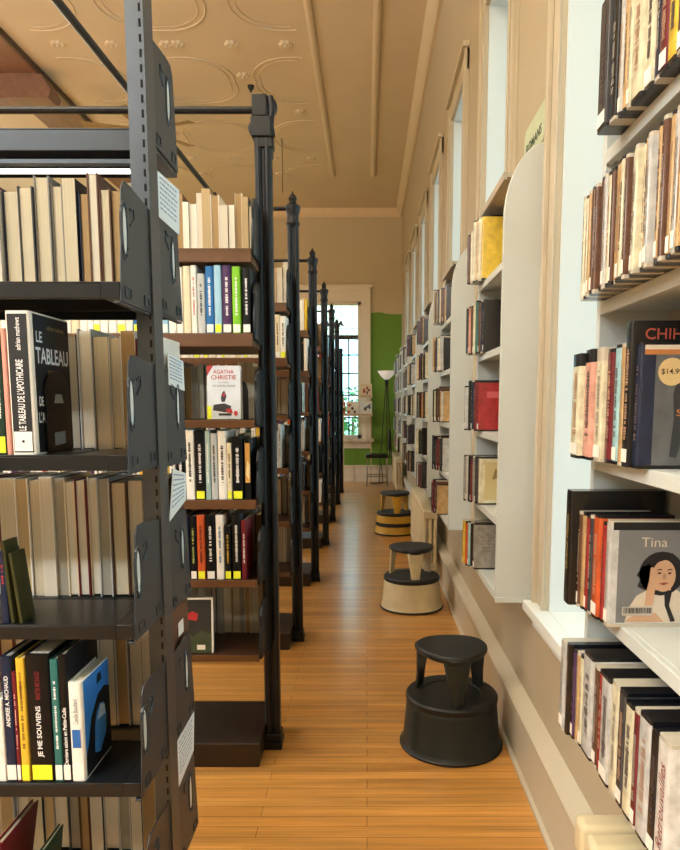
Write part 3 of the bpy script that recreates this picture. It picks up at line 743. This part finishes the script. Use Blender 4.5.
FC = ['white', 'cream', 'black', 'navy', 'blue', 'light blue', 'teal', 'dark green', 'yellow', 'orange', 'red', 'dark red', 'brown', 'grey', 'dark grey', 'silver', 'purple', 'white', 'black', 'white']
for ri in range(7):
    xp = -.374 if ri == 0 else -.40
    far = ri >= 3
    for j, z in enumerate(SZS):
        if ri == 6 and j == 0: continue
        rnd = random.Random(ri*97+j*13)
        simple = ri >= 2
        full = ri < 2
        xe = xp-(1.0 if full else (.5 if ri == 2 else .36))
        x0 = xp-.026
        # ---- front books
        skip = (ri == 0 and j == 0) or (ri > 0 and rnd.random() < .15) or (ri == 1 and j in (0, 2, 4))
        if ri == 1 and j == 1: skip = False
        n0 = 0
        if ri == 0:
            if j in hand: x0 = X1(min(q[0] for q in hand[j]), RY[j])-.003; n0 = len(hand[j])
            if j == 2: x0 = X1(158)
            if j == 5: x0 = X1(165, 630)
        def pf(i, x, t, ri=ri, z=z, j=j, rnd=rnd, n0=n0, simple=simple):
            c_ = rnd.choice(FC); h = rnd.uniform(.19, .245) if not (ri == 1 and j == 1) else rnd.uniform(.205, .245)
            if j == 0: h = min(h, .22)
            if ri == 0 and j == 1 and i % 4: c_ = 'white'
            if ri == 1 and j == 1: c_ = rnd.choice(['white', 'white', 'cream', 'white', 'pink'])
            fb(ri, x, z, t, h, c_, '%s book, spine out, %s from the post, %s shelf of the %s' % (c_, ORD[i+n0], SH[j], RN[ri]), simple=simple,
               sticker=rnd.choice(['white', 'white', 'yellow', None]), marks=(None if simple else rnd.choice([WINK, INK, None, RINK]) if c_ not in ('white', 'cream', 'silver') else INK), page='pale', hard=False)
        xe1 = xe if ri != 0 or j != 2 else xp-.9
        if ri > 0 and not full: xe1 = xp-rnd.uniform(.2, .34)
        if not skip: fill(x0-rnd.choice([0, .0, .03])*(ri > 0), xe1, pf, .017, .032, rnd=rnd)
        # ---- rear books showing page edges
        def pr(i, x, t, ri=ri, z=z, j=j, rnd=rnd):
            pg = rnd.choice(PN if j else ['tan', 'yellowed', 'pale', 'cream', 'white', 'tan']); h = rnd.uniform(.195, .242) if j != 0 else rnd.uniform(.20, .27)
            if j == 1 and ri == 0: h = rnd.uniform(.19, .22)
            if j == 2 and ri == 0: h = rnd.uniform(.19, .215)
            h = min(h, gap(z)-rnd.uniform(0, .02))
            book((x, YS[ri]+.192, z), PI, t, h, rnd.uniform(.135, .152), cm(rnd.choice(['brown', 'tan', 'white', 'grey', 'dark grey', 'cream', 'dark red'])), page=pg, hard=rnd.random() < .5, pages_out=True, simple=simple,
                 label='book showing %s page edges, %s from the post, rear of %s shelf, %s' % (pg, ORD[i], SH[j], RN[ri]), group='books turned away on the %s' % RN[ri])
        if ri < 6: fill(xp-.034, xe if ri > 0 else xp-.82, pr, .018, .034, rnd=rnd)

# ------------------------------------------------------------------ wall shelf units with video cases
US = [(.84, 1.42)]+[(f+.17, f+.70) for f in fj[2:]]
PAN = mat('#c8cfce', rough=.35, noise=.02, scale=4)
PAN2 = mat('#aea595', rough=.5, noise=.04, scale=6)
LZ = [1.83, 1.55, 1.247, .955, .685]
UN = ['nearest wall unit', 'second wall unit', 'third wall unit', 'fourth wall unit', 'fifth wall unit', 'sixth wall unit', 'seventh wall unit', 'eighth wall unit']
XF, XB = .455, .5995
def side_profile():
    pts = [(XB, .655), (XF, .655), (XF, 1.96)]
    for k in range(1, 11):
        a = k/10*PI/2
        pts.append((XF+(XB-.0-XF)*(1-math.cos(a)), 1.96+.25*math.sin(a)))
    return pts
for ui, (ya, yb) in enumerate(US):
    u = empty('wall_shelf', (0, ya, 0))
    tag(u, 'white %s of shelves with a rounded top side panel, counted from the camera' % UN[ui].replace(' wall unit', ' wall-mounted unit'), 'shelf', 'white shelf units along the window wall')
    Lb = yb-ya
    for y in (0, Lb-.018):
        p = MB().prism(side_profile(), 'y', y, y+.018)
        # small clip of three dots where the panel meets the wall
        pn = p.build('side_panel', PAN, u, bevel=.002)
        if y == 0:
            c = MB()
            for z in (1.30, 1.73): c.lathe([(.006, 0), (.004, .004)], (XB-.016, -.004, z), 8)
            c.build('screw_cap', TRIM, pn, rot=None)
            MB().box(XF, XB, -.006, 0, .655, .672).box(XB-.035, XB-.01, -.010, -.006, .675, .680).build('bottom_rail', PAN, pn)
    MB().box(XB-.006, XB, .018, Lb-.018, .66, 2.15).build('back_panel', PAN2, u)
    for z in LZ+[2.12]:
        MB().box(XF+.012, XB-.006, .018, Lb-.018, z-.018, z-.0).box(XF-.0, XF+.012, .018, Lb-.018, z-.026, z).build('shelf', PAN2 if z > 2 else PAN, u, bevel=.0015)

BLKP = mat('#0d0f16', rough=.25, noise=.03)
CLRP = mat('#bcb7a9', rough=.2, noise=.03)
def case(x, yfar, z, t, h, d, col, label, grp, plastic=None, lab=True, capc=None, simple=False, marks=None):
    """video case with its spine towards the aisle (-X); yfar is its far side"""
    root = empty('video_case', (x, yfar-t/2, z+.0004), (0, 0, -PI/2)); tag(root, label, 'video case', grp)
    a = t/2; r = min(.004, t*.25)
    prof = [(-a, d), (-a, r), (-a+r*.3, r*.3), (-a+r, 0), (a-r, 0), (a-r*.3, r*.3), (a, r), (a, d)]
    pl = plastic or BLKP
    MB().prism(prof, 'z', 0, h).build('case', pl, root)
    # printed sleeve wraps spine and both faces inside the clear film
    e = .0005; lo = .006; hi = h-(.024 if capc else .006)
    s = MB(); ps = [(-a-e, d-.004), (-a-e, r), (-a+r*.3, r*.3-e), (-a+r, -e), (a-r, -e), (a-r*.3, r*.3-e), (a+e, r), (a+e, d-.004)]
    n = len(ps); vs = [(p[0], p[1], lo) for p in ps]+[(p[0], p[1], hi) for p in ps]
    s.add(vs, [(i, i+1, n+i+1, n+i) for i in range(n-1)])
    s.build('sleeve', cm(col, .25) if isinstance(col, str) else col, root)
    if not simple:
        if lab:
            g = MB(); g.add([(-a+r*.6, -e-.0005, .008), (a-r*.6, -e-.0005, .008), (a-r*.6, -e-.0005, .03), (-a+r*.6, -e-.0005, .03)], [(0, 1, 2, 3)]); g.build('spine_label', LBL, root, smooth=False)
        if marks:
            g = MB(); glyphs(g, t, .045, h*.8, 0, w=.45, y=-e-.0006, seed=int(yfar*1e4)); g.build('spine_print', marks, root, smooth=False)
    return root
G0 = 'video cases on the nearest wall unit'
DC = ['cream', 'silver', 'brown', 'dark grey', 'grey', 'tan', 'black', 'silver', 'dark red', 'navy', 'cream', 'black', 'brown', 'dark grey', 'tan', 'dark grey', 'black', 'purple']
def mk(c): return INK if c in ('cream', 'white', 'silver', 'tan', 'yellow') else WINK
CSM = {c: mat(CO[c], rough=.25, noise=.32, scale=38) for c in CO}
def vrow(ui, j, items, y, cover=True):
    for i, it in enumerate(items):
        c_, t, h, x = it[:4]; d = it[4] if len(it) > 4 else .136
        lab = '%s video case, %s from the far side panel, %s shelf, %s' % (c_, ORD[i], SH[j] if j < 4 else 'bottom', UN[ui])
        if len(it) > 5: lab = it[5]
        rr = case(x+(0 if ui == 0 else i*.0045), y, LZ[j], t-.0008, h, d, CSM[c_], lab, 'video cases on the '+UN[ui], simple=ui > 2, lab=(i+j) % 2 == 0, marks=None if ui > 2 else [BINK, GINK, TINK][(i*7+j) % 3], capc=(len(it) > 6), plastic=(CLRP if (i+j) % 3 == 1 else BLKP))
        y -= t
    return rr, y
y0 = 1.40
vrow(0, 0, [('dark grey', .045, .215, .412), ('black', .03, .21, .418), ('silver', .016, .19, .422), ('tan', .016, .19, .424), ('cream', .016, .19, .425), ('cream', .045, .19, .426),
            ('cream', .034, .2, .43), ('navy', .022, .2, .432), ('dark red', .03, .2, .43), ('yellow', .03, .2, .43), ('brown', .03, .2, .43), ('black', .03, .2, .43), ('grey', .03, .2, .43)], 1.325)
rnd = random.Random(5)
it = []; yy = 0
while yy < .50:
    t = rnd.uniform(.0135, .0175); it.append((rnd.choice(['cream', 'tan', 'brown', 'cream', 'silver', 'cream', 'dark grey', 'tan', 'silver', 'tan', 'brown', 'cream', 'silver']), t, rnd.choice([.19, .19, .193, .188]), .405+rnd.uniform(0, .012))); yy += t
vrow(0, 1, it, y0-.002)
it = [('cream', .05, .200, .405, .136, 'thick cream and brown case with a black top, farthest on the third shelf, nearest unit', 1),
      ('pink', .045, .205, .414, .136, 'salmon and cream case with a black top, second on that third shelf', 1),
      ('cream', .04, .205, .420, .136, 'cream case with a black top, third on the third shelf, nearest unit', 1),
      ('dark red', .03, .20, .427), ('light blue', .025, .205, .43), ('tan', .022, .205, .431), ('black', .03, .238, .43, .155, 'tall black CHIHULY case behind the grey cover with a price badge'),
      ('navy', .028, .202, .436, .137, 'grey and navy case with a round price badge, cover facing the camera')]
rr, yy = vrow(0, 2, it, y0-.004)
# its cover: local +x faces the camera, right = +y (towards the wall)
def cover_frame(rr, t): return (t/2+.0006, 0, 0), (0, 1, 0), (0, 0, 1)
o, r1, u1 = cover_frame(rr, .0272)
g = MB(); g.flat(o, r1, u1, [(.022, .006), (.132, .006), (.132, .182), (.022, .182)], 0, .0003).flat(o, r1, u1, [(.004, .182), (.132, .182), (.132, .190), (.004, .190)], 1, .0003)
g.flat(o, r1, u1, [(.004, .190), (.132, .190), (.132, .197), (.004, .197)], 4, .0003)
g.flat(o, r1, u1, [(.05, .02), (.062, .018), (.07, .05), (.075, .09), (.08, .05), (.085, .03), (.10, .03), (.105, .1), (.11, .13), (.10, .155), (.08, .16), (.06, .15), (.052, .12), (.055, .08)], 2, .0006)
g.flat(o, r1, u1, [(.065, .155), (.10, .155), (.098, .178), (.082, .181), (.068, .174)], 2, .0006)
g.flat(o, r1, u1, [(.048+.022*math.cos(k*PI/10), .155+.022*math.sin(k*PI/10)) for k in range(20)], 3, .0009)
write(g, '$14.99', o, r1, u1, .031, .065, .150, .160, 5, .0012, .01); write(g, 'SEA', o, r1, u1, .058, .10, .085, .096, 1, .0012, .01)
g.build('cover_picture', [mat('#5d6063', noise=.3, scale=30), mat('#b97a45'), mat('#33363b'), mat('#d9c08c'), mat('#d8cfbd'), INK], rr, smooth=False)
for ob in COL.objects:
    if ob.get('label', '').startswith('tall black CHIHULY'):
        g = MB(); write(g, 'CHIHULY', ((.0292)/2+.0006, 0, 0), r1, u1, .02, .13, .208, .226, 0, .0006, .01); g.build('cover_title', mat('#b3503e'), ob, smooth=False)
it = [('black', .036, .228, .400, .182, 'tall thick black case with gold script, farthest on the fourth shelf, nearest unit'), ('brown', .014, .19, .415), ('tan', .018, .19, .418), ('red', .016, .188, .42),
      ('dark grey', .018, .19, .421), ('orange', .034, .196, .423), ('red', .016, .186, .428),
      ('silver', .024, .192, .43, .136, 'grey case with a smiling dark-haired person and the name Tina, cover facing camera')]
rr, yy = vrow(0, 3, it, y0-.01)
o, r1, u1 = cover_frame(rr, .0232)
g = MB()
def ell(cx, cy, a, b, n=20, a0=0, a1=2*PI): return [(cx+a*math.cos(a0+(a1-a0)*k/n), cy+b*math.sin(a0+(a1-a0)*k/n)) for k in range(n if a1-a0 > 6 else n+1)]
g.flat(o, r1, u1, [(.014, .008), (.132, .008), (.132, .176), (.014, .176)], 0, .0003)          # backdrop
g.flat(o, r1, u1, [(.004, .176), (.132, .176), (.132, .190), (.004, .190)], 1, .0003)
g.flat(o, r1, u1, [(.030, .008), (.132, .008), (.132, .060), (.118, .070), (.095, .074), (.072, .070), (.05, .058), (.036, .035)], 2, .0006)   # shirt
g.flat(o, r1, u1, ell(.092, .098, .040, .040), 1, .0009); g.flat(o, r1, u1, [(.056, .11), (.048, .095), (.055, .088), (.05, .075), (.062, .068), (.08, .072), (.08, .12)], 1, .0009)
g.flat(o, r1, u1, [(.082, .068), (.110, .068), (.108, .09), (.084, .09)], 3, .0012)
g.flat(o, r1, u1, ell(.096, .094, .021, .029), 3, .0015)                                        # face
g.flat(o, r1, u1, [(.074, .105), (.082, .118), (.10, .124), (.118, .112), (.12, .10), (.125, .12), (.11, .135), (.085, .133), (.07, .12)], 1, .0018)
for ex in (.088, .106): g.flat(o, r1, u1, ell(ex, .099, .0035, .0016, 10), 1, .0018); g.flat(o, r1, u1, [(ex-.005, .104), (ex+.005, .105), (ex+.004, .1068), (ex-.004, .106)], 1, .0018)
g.flat(o, r1, u1, [(.095, .098), (.099, .098), (.1, .088), (.094, .088)], 5, .0018)
g.flat(o, r1, u1, [(.087, .080), (.096, .077), (.106, .081), (.097, .0825)], 4, .0018)
g.flat(o, r1, u1, [(.064, .040), (.078, .042), (.082, .075), (.08, .10), (.076, .11), (.072, .109), (.070, .085), (.066, .065)], 3, .0021)   # hand on the cheek
g.flat(o, r1, u1, [(.098, .066), (.106, .062), (.112, .066), (.108, .04), (.120, .012), (.112, .010), (.100, .04)], 1, .0016)            # tie
g.flat(o, r1, u1, [(.03, .010), (.10, .010), (.085, .026), (.045, .022)], 3, .0012)
write(g, 'Tina', o, r1, u1, .054, .10, .146, .163, 2, .0009, .0)
g.flat(o, r1, u1, [(.024, .022), (.078, .022), (.078, .038), (.024, .038)], 6, .0025)
q = random.Random(3)
xx = .027
while xx < .075:
    ww = q.uniform(.0006, .0018); g.flat(o, r1, u1, [(xx, .026), (xx+ww, .026), (xx+ww, .036), (xx, .036)], 1, .0028); xx += ww+q.uniform(.0006, .0014)
g.build('cover_picture', [mat('#777a7e', noise=.1, scale=10), mat('#17151a'), mat('#cfc3b2'), mat('#c39c7e'), mat('#8c4038'), mat('#a57e63'), mat('#b8b3a8')], rr, smooth=False)
it = [('silver', .03, .188, .401), ('black', .018, .19, .404), ('purple', .018, .185, .411), ('tan', .016, .185, .414), ('cream', .017, .185, .416), ('silver', .055, .20, .417), ('brown', .025, .192, .42),
      ('red', .022, .192, .421), ('silver', .045, .195, .418), ('cream', .035, .2, .42), ('dark grey', .03, .2, .42), ('cream', .035, .192, .42), ('dark red', .022, .195, .42), ('silver', .045, .2, .42),
      ('black', .03, .195, .42), ('white', .042, .20, .418, .136, 'thick white case with dark red script reading Retrouvailles, bottom shelf, nearest unit')]
rr, yy = vrow(0, 4, it, y0-.004)
for ob in [q for q in COL.objects if 'Retrouvailles' in q.get('label', '') or 'gold script' in q.get('label', '')]:
    if 'Retrouvailles' in ob.get('label', ''):
        for ch in list(ob.children):
            if ch.name.startswith('spine_print'): bpy.data.objects.remove(ch)
        g = MB(); write(g, 'Retrouvailles', (0, -.0016, 0), (0, 0, 1), (-1, 0, 0), .035, .165, -.010, .010, 0, 0., .0, .3); g.build('spine_title', mat('#7d2f2a'), ob, smooth=False)
    if 'gold script' in ob.get('label', ''):
        for ch in list(ob.children):
            if ch.name.startswith('spine_print'): bpy.data.objects.remove(ch)
        g = MB(); write(g, 'Grand Piano', (0, -.0016, 0), (0, 0, 1), (-1, 0, 0), .07, .18, -.007, .007, 0, 0., .0, .3); g.build('spine_title', mat('#b89a55'), ob, smooth=False)

second = {0: [('brown', .016, .19, .402), ('cream', .02, .2, .408), ('cream', .022, .235, .41), ('tan', .02, .235, .415), ('cream', .02, .235, .415), ('yellow', .022, .24, .42)],
          1: [('dark grey', .018, .19, .402), ('pink', .018, .19, .405), ('brown', .016, .19, .407), ('cream', .018, .192, .409), ('teal', .026, .205, .411), ('brown', .02, .2, .414), ('navy', .022, .2, .415), ('black', .022, .2, .416)],
          2: [('silver', .022, .18, .40), ('black', .03, .2, .408), ('navy', .02, .2, .412), ('dark red', .03, .2, .415), ('red', .036, .195, .42)],
          3: [('grey', .018, .19, .402), ('silver', .016, .188, .405), ('black', .016, .188, .407), ('dark red', .018, .185, .409), ('grey', .016, .19, .411), ('dark grey', .018, .19, .413), ('cream', .034, .19, .42)],
          4: [('yellow', .02, .19, .402), ('orange', .018, .185, .406), ('light blue', .02, .19, .41), ('black', .016, .19, .413), ('grey', .036, .19, .418)]}
for j, it in second.items():
    rr, yy = vrow(1, j, it, US[1][1]-.02-.03)
    if j == 3:
        o, r1, u1 = cover_frame(rr, .033); g = MB()
        g.flat(o, r1, u1, [(.02, .02), (.13, .02), (.13, .17), (.02, .17)], 0, .0003).flat(o, r1, u1, [(.05, .10), (.09, .11), (.11, .13), (.08, .15), (.06, .14)], 1, .0006)
        g.build('cover_picture', [mat('#c9bd8e'), mat('#8d7b4d')], rr, smooth=False)
    if j == 2:
        o, r1, u1 = cover_frame(rr, .035); g = MB()
        g.flat(o, r1, u1, [(.03, .13), (.12, .13), (.12, .155), (.03, .155)], 0, .0003); g.build('cover_picture', [mat('#c4575a')], rr, smooth=False)
    if j == 4:
        o, r1, u1 = cover_frame(rr, .035); g = MB(); q = random.Random(1)
        for k in range(5):
            for m_ in range(4): g.flat(o, r1, u1, [(.03+m_*.022, .13-k*.014), (.03+m_*.022+q.uniform(.01, .019), .13-k*.014), (.048+m_*.022, .134-k*.014), (.03+m_*.022, .134-k*.014)], 0, .0003)
        g.build('cover_print', [mat('#6e6a66')], rr, smooth=False)
for ui in range(2, 8):
    for j in range(5):
        rnd = random.Random(ui*31+j)
        n = rnd.randint(5, 9); it = []
        for i in range(n):
            it.append((rnd.choice(DC), rnd.uniform(.018, .036), rnd.uniform(.185, .215), (.402 if ui < 5 else .428)+i*.002+rnd.uniform(0, .004)))
        vrow(ui, j, it, US[ui][1]-.02-rnd.uniform(.0, .04))

# sign above the second unit
sg = empty('wall_sign', (XW, 2.46, 2.25)); tag(sg, 'pale green sign with clipped corners above the second wall unit', 'sign')
MB().prism([(0, 0.02), (0, .115), (.30, .115), (.325, .09), (.325, .02), (.30, -.01), (.03, -.01)][::-1], 'x', -.006, 0).build('sign_board', mat('#b9c6a9', rough=.5), sg)
g = MB(); write(g, 'ROMANS', (-.0065, 0, 0), (0, -1, 0), (0, 0, 1), -.28, -.05, .02, .055, 0, .0004, .02)
g.build('sign_lettering', mat('#3c4f3a'), sg, smooth=False)

# ------------------------------------------------------------------ step stools
def stool(loc, body, tread, label, rot=0., stripe=None, s=1.):
    r = empty('step_stool', loc, (0, 0, rot)); tag(r, label, 'stool', 'round step stools along the wall'); r.scale = (s, s, s)
    b = MB().lathe([(.190, .0), (.206, .002), (.209, .010), (.203, .022), (.198, .03), (.186, .175), (.182, .190), (.176, .196)], seg=56); b.build('base', body, r)
    b = MB().lathe([(.184, .190), (.188, .196), (.188, .212), (.182, .220), (.120, .2205), (.118, .217), (.001, .217)], seg=56); b.build('lower_tread', tread, r)
    if stripe: MB().lathe([(.197, .085), (.1995, .087), (.197, .118), (.1945, .12)], seg=56).build('stripe', stripe, r)
    MB().lathe([(.207, .0), (.212, .003), (.212, .010), (.207, .014)], seg=56).build('bumper', tread, r)
    for k in range(3):
        a = -PI/2+k*2*PI/3; c, sn = math.cos(a), math.sin(a)
        def P(rad, tang, z): return (rad*c-tang*sn, rad*sn+tang*c, z)
        v = []
        for z, ro, w, th in ((.206, .150, .030, .012), (.30, .142, .040, .012), (.392, .136, .058, .014)):
            v += [P(ro-th, -w, z), P(ro+th*.2, -w*.8, z), P(ro+th, 0, z), P(ro+th*.2, w*.8, z), P(ro-th, w, z), P(ro-th*.6, 0, z)]
        f = [(5, 4, 3, 2, 1, 0), (12, 13, 14, 15, 16, 17)]
        for l in (0, 6):
            for q in range(6): f.append((l+q, l+(q+1) % 6, l+6+(q+1) % 6, l+6+q))
        m = MB().add(v, f); m.build('leg', body, r, bevel=.004)
    fr = lambda a: 1+.05*math.cos(3*(a+PI/2))
    b = MB().lathe([(.135, .388), (.142, .392), (.146, .402), (.144, .412), (.138, .418), (.001, .4187)], seg=72, fr=fr); b.build('top_tread', tread, r)
    for k in range(3):
        a = -PI/2+k*2*PI/3
        MB().lathe([(.050, .386), (.056, .390), (.058, .404), (.055, .409), (.001, .4095)], (.104*math.cos(a), .104*math.sin(a), 0), 32).build('tread_lobe', tread, r)
    return r
BR = mat('#101214', rough=.5, noise=.1, scale=20)
stool((.338, 2.68, 0), mat('#0f1817', rough=.4, noise=.05), BR, 'black round step stool standing nearest, on the oak floor', rot=.05, s=.97)
stool((.30, 4.60, 0), mat('#d3c7a4', rough=.4), mat('#181a22', rough=.5), 'cream step stool with black treads beside the wall radiator', rot=.12, s=1.0)
stool((.30, 7.35, 0), mat('#d3a532', rough=.4), mat('#1a1a1c', rough=.5), 'yellow step stool with black treads and stripe, farthest of the stools', rot=.1, stripe=mat('#17171a'), s=1.05)

# ------------------------------------------------------------------ radiators
RAD = mat('#d5c8a6', rough=.4, noise=.04)
def radiator(ya, yb, label, x0=.415, x1=.535, h=.56):
    r = empty('radiator', (x0, ya, 0)); tag(r, label, 'radiator', 'cast iron radiators under the windows')
    n = int((yb-ya)/.062); W = x1-x0
    for i in range(n):
        y = i*.062; m = MB()
        m.box(0, W, y, y+.052, h-.07, h).box(0, W, y, y+.052, .09, .15)
        for k in range(3):
            c0 = W*(.02+k*.345); m.box(c0, c0+W*.26, y+.004, y+.048, .14, h-.06)
        if i in (0, n-1): m.box(.01, .035, y+.01, y+.042, 0, .10).box(W-.035, W-.01, y+.01, y+.042, 0, .10)
        m.build('section', RAD, r, bevel=.012, seg=3)
    for z in (.12, h-.035): MB().tube([(W/2, -.008, z), (W/2, n*.062+.0, z)], .022, 12).build('header_pipe', RAD, r)
    MB().lathe([(.02, 0), (.02, .05), (.013, .06), (.013, .09)], (W/2, n*.062+.03, 0), 12).build('valve', mat('#8d8068', metal=.6, rough=.4), r)
radiator(.30, 1.33, 'cream column radiator at the bottom right, below the nearest wall unit', x0=.405)
radiator(5.22, 6.80, 'long cream radiator behind the cream step stool', x0=.425)
radiator(10.45, 11.95, 'small cream radiator at the far end beside the black chair', x0=.425)

# ------------------------------------------------------------------ chair, lamp and display at the far end
CH = empty('chair', (.18, 11.75, 0)); tag(CH, 'black padded chair with chrome legs before the green wall', 'chair')
CHR = mat('#9a9a98', rough=.2, metal=.9); BV = mat('#101114', rough=.45)
MB().box(-.2, .17, -.2, .2, .475, .535).build('seat', BV, CH, bevel=.02, seg=3)
m = MB(); pts = [(.045*math.cos(a)-.0, a) for a in ()]
m.prism([(-.17, .66), (-.13, .60), (.13, .60), (.17, .66), (.18, .86), (.14, .93), (.0, .95), (-.14, .93), (-.18, .86)], 'x', .18, .215)
m.build('backrest', BV, CH, bevel=.012, seg=3)
for x, y in ((-.17, -.17), (-.17, .17), (.15, -.17), (.15, .17)):
    MB().tube([(x*1.08, y*1.08, .0), (x, y, .48)], .011, 10).build('leg', CHR, CH)
for y in (-.1, .1): MB().tube([(.14, y, .47), (.20, y, .50), (.208, y, .75)], .01, 8).build('back_support', CHR, CH)
MB().tube([(-.17, -.17, .17), (.15, -.17, .17)], .007, 8).tube([(-.17, .17, .17), (.15, .17, .17)], .007, 8).build('stretcher', CHR, CH)

FL = empty('floor_lamp', (.335, 12.08, 0)); tag(FL, 'black tripod uplighter floor lamp with white bowl shade against green wall', 'lamp')
m = MB().lathe([(.02, 1.775), (.06, 1.80), (.11, 1.85), (.155, 1.925), (.150, 1.925), (.105, 1.855), (.055, 1.81), (.001, 1.80)], seg=32)
m.build('lamp_shade', mat('#f1efe8', rough=.4, emit=.25), FL)
MB().lathe([(.012, 1.66), (.03, 1.70), (.035, 1.775), (.02, 1.785)], seg=16).build('socket', BV, FL)
for dx, dy in ((-.13, -.05), (.12, -.03), (.02, .14)):
    MB().tube([(dx*.1, dy*.1, 1.72), (dx, dy, 0)], .008, 8).build('pole_leg', BV, FL)
MB().tube([(-.095, -.037, .45), (.088, -.022, .45), (.015, .103, .45), (-.095, -.037, .45)], .006, 6).build('brace', BV, FL)
tag(MB().tube([(.25, 12.3, .32), (.28, 12.15, .006), (.15, 11.95, .006), (.05, 12.05, .006), (.2, 12.15, .006), (.34, 12.2, .006)], .006, 6).build('power_cord', BV), 'black power cord coiled on the floor under the chair', 'cord')

DR = empty('display_rack', (-.14, 12.12, 0)); tag(DR, 'pale display rack of face-out books in front of the far window', 'rack')
RK = mat('#cbb592', rough=.5)
for z in (1.18, 1.50): MB().box(-.30 if z < 1.3 else .02, .235, -.08, .12, z-.02, z).box(-.30 if z < 1.3 else .02, .235, -.08, -.072, z, z+.02).build('ledge', RK, DR)
for x in (-.28, .2): MB().box(x, x+.02, .08, .10, 0, 1.5 if x < 0 else 1.72).build('upright', RK, DR)
for k, (x0, x1, z, h, c1, c2, lab) in enumerate(((-.455, -.375, 1.18, .22, '#b9603f', '#e0cfae', 'orange picture book, left end of the lower display ledge'), (-.355, -.145, 1.18, .23, '#e7e2d4', '#b5583c', 'white picture book with red figures in the middle of the display ledge'),
                                   (-.125, .085, 1.18, .23, '#dfe3dc', '#5c7a86', 'white picture book with blue-green pictures, right end of the display ledge'), (-.115, .085, 1.50, .20, '#dcc9a6', '#a9503f', 'tan picture book with red animal on the upper display ledge'))):
    if k == 0: x0, x1 = -.43, -.37
    rr, a = faceout(x0, x1, 12.06, z, h, mat(c1, rough=.4), lab, t=.015, tilt=-.08, grp='picture books on the display rack')
    g = MB(); q = random.Random(k); o = (-a, 0, 0)
    for n in range(5 if k else 2):
        cx = q.uniform(.03, max(.031, 2*a-.03)); cz = q.uniform(.05, h-.05); g.flat(o, *FR, ell(cx, cz, q.uniform(.015, .028), q.uniform(.018, .03), 10), n % 2, .0006)
    g.build('cover_picture', [mat(c2), mat('#54423c')], rr, smooth=False)

# ceiling fan, hook
FN = empty('ceiling_fan', (-2.42, 8.0, 4.30)); tag(FN, 'beige ceiling fan partly hidden behind the metal upright', 'fan')
FM = mat('#8f7650', rough=.5)
MB().tube([(0, 0, .03), (0, 0, ZC-4.30)], .012, 10).build('down_rod', FM, FN); MB().lathe([(.05, -.05), (.10, -.03), (.11, .02), (.06, .06)], seg=24).build('motor', FM, FN)
for k in range(5):
    a = -.38+k*2*PI/5
    m = MB().add([(.10, -.03, .0), (.62, -.065, -.01), (.62, .065, .012), (.10, .03, .01), (.10, -.03, .006), (.62, -.065, -.004), (.62, .065, .018), (.10, .03, .016)], [(0, 3, 2, 1), (4, 5, 6, 7), (0, 1, 5, 4), (1, 2, 6, 5), (2, 3, 7, 6), (3, 0, 4, 7)])
    m.build('blade', FM, FN, rot=(0, 0, a))
hk = MB().lathe([(.001, -.07), (.012, -.06), (.014, -.045), (.03, -.03), (.035, 0)], (-1.21, 7.75, ZC), 12); tag(hk.build('ceiling_hook', IRON2), 'small dark ceiling hook above the first iron stack', 'hook')
wr = MB().tube([(-1.06, 9.2, ZC), (-1.06, 9.2, 4.0)], .004, 6); tag(wr.build('hanging_wire', IRON2), 'thin wire hanging from the ceiling above the second stack', 'wire')

if STUFF:
    o = SB['mb'].build('books', SB['mats'], smooth=False); tag(o, 'remaining small books, far back or mostly hidden on the bookstack shelves', 'books'); o['kind'] = 'stuff'
# ------------------------------------------------------------------ lights
def area(loc, sx, sy, power, col, rot=(0, 0, 0)):
    l = bpy.data.lights.new('lamp', 'AREA'); l.shape = 'RECTANGLE'; l.size = sx; l.size_y = sy; l.energy = power; l.color = col
    o = bpy.data.objects.new('fill_area', l); COL.objects.link(o); o.location = loc; o.rotation_euler = rot
    return o
WARM = (1.0, .99, .97); COOL = (.80, .92, 1.0)
for k, (x, y) in enumerate(((-2.0, -1.2), (-2.0, 1.6), (-3.6, 2.0), (-5.2, 5.2), (-5.2, 8.2), (-2.9, -1.2), (-5.35, 11.0))):  # fixtures added out of view to brighten the room
    fx = empty('added_fill_light', (x, y, ZC)); tag(fx, 'added fill light fixture hanging unseen left of the bookstacks, %s of seven' % ORD[k], 'light', 'added fill light fixtures')
    MB().box(-.62, .62, -.16, .16, -1.30, -1.24).build('fill_body', WHITE, fx)
    for q in (-.5, .5): MB().tube([(q, 0, -1.24), (q, 0, 0)], .006, 6).build('hanger', WHITE, fx)
    area((x, y, ZC-1.31), 1.2, .3, 75 if y < 0 else (130 if y > 5 else 20), COOL if y < 0 else WARM)
    area((x, y, ZC-1.235), 1.2, .3, 6 if y > 5 else 165, WARM, (PI, 0, 0))
wd = bpy.data.worlds.new('sky'); SC.world = wd; wd.use_nodes = True
bg = wd.node_tree.nodes['Background']; bg.inputs[0].default_value = (.56, .86, 1.0, 1); bg.inputs[1].default_value = 4.2

# ------------------------------------------------------------------ camera
cd = bpy.data.cameras.new('camera'); cam = bpy.data.objects.new('camera', cd); COL.objects.link(cam)
cd.sensor_fit = 'VERTICAL'; cd.sensor_height = 24; cd.sensor_width = 24; cd.lens = 24*700/850
cd.shift_x = -27/850; cd.shift_y = 66/850
cd.clip_start = .02; cd.clip_end = 200
cam.location = (0, 0, 1.35); cam.rotation_euler = (PI/2-math.atan(86/700), 0, 0)
SC.camera = cam
vs = SC.view_settings
vs.view_transform = 'Standard'; vs.look = 'None'; vs.gamma = 1; vs.use_curve_mapping = False; vs.exposure = 0.22
SC.cycles.max_bounces = 8; SC.cycles.diffuse_bounces = 5
SC.cycles.use_denoising = True
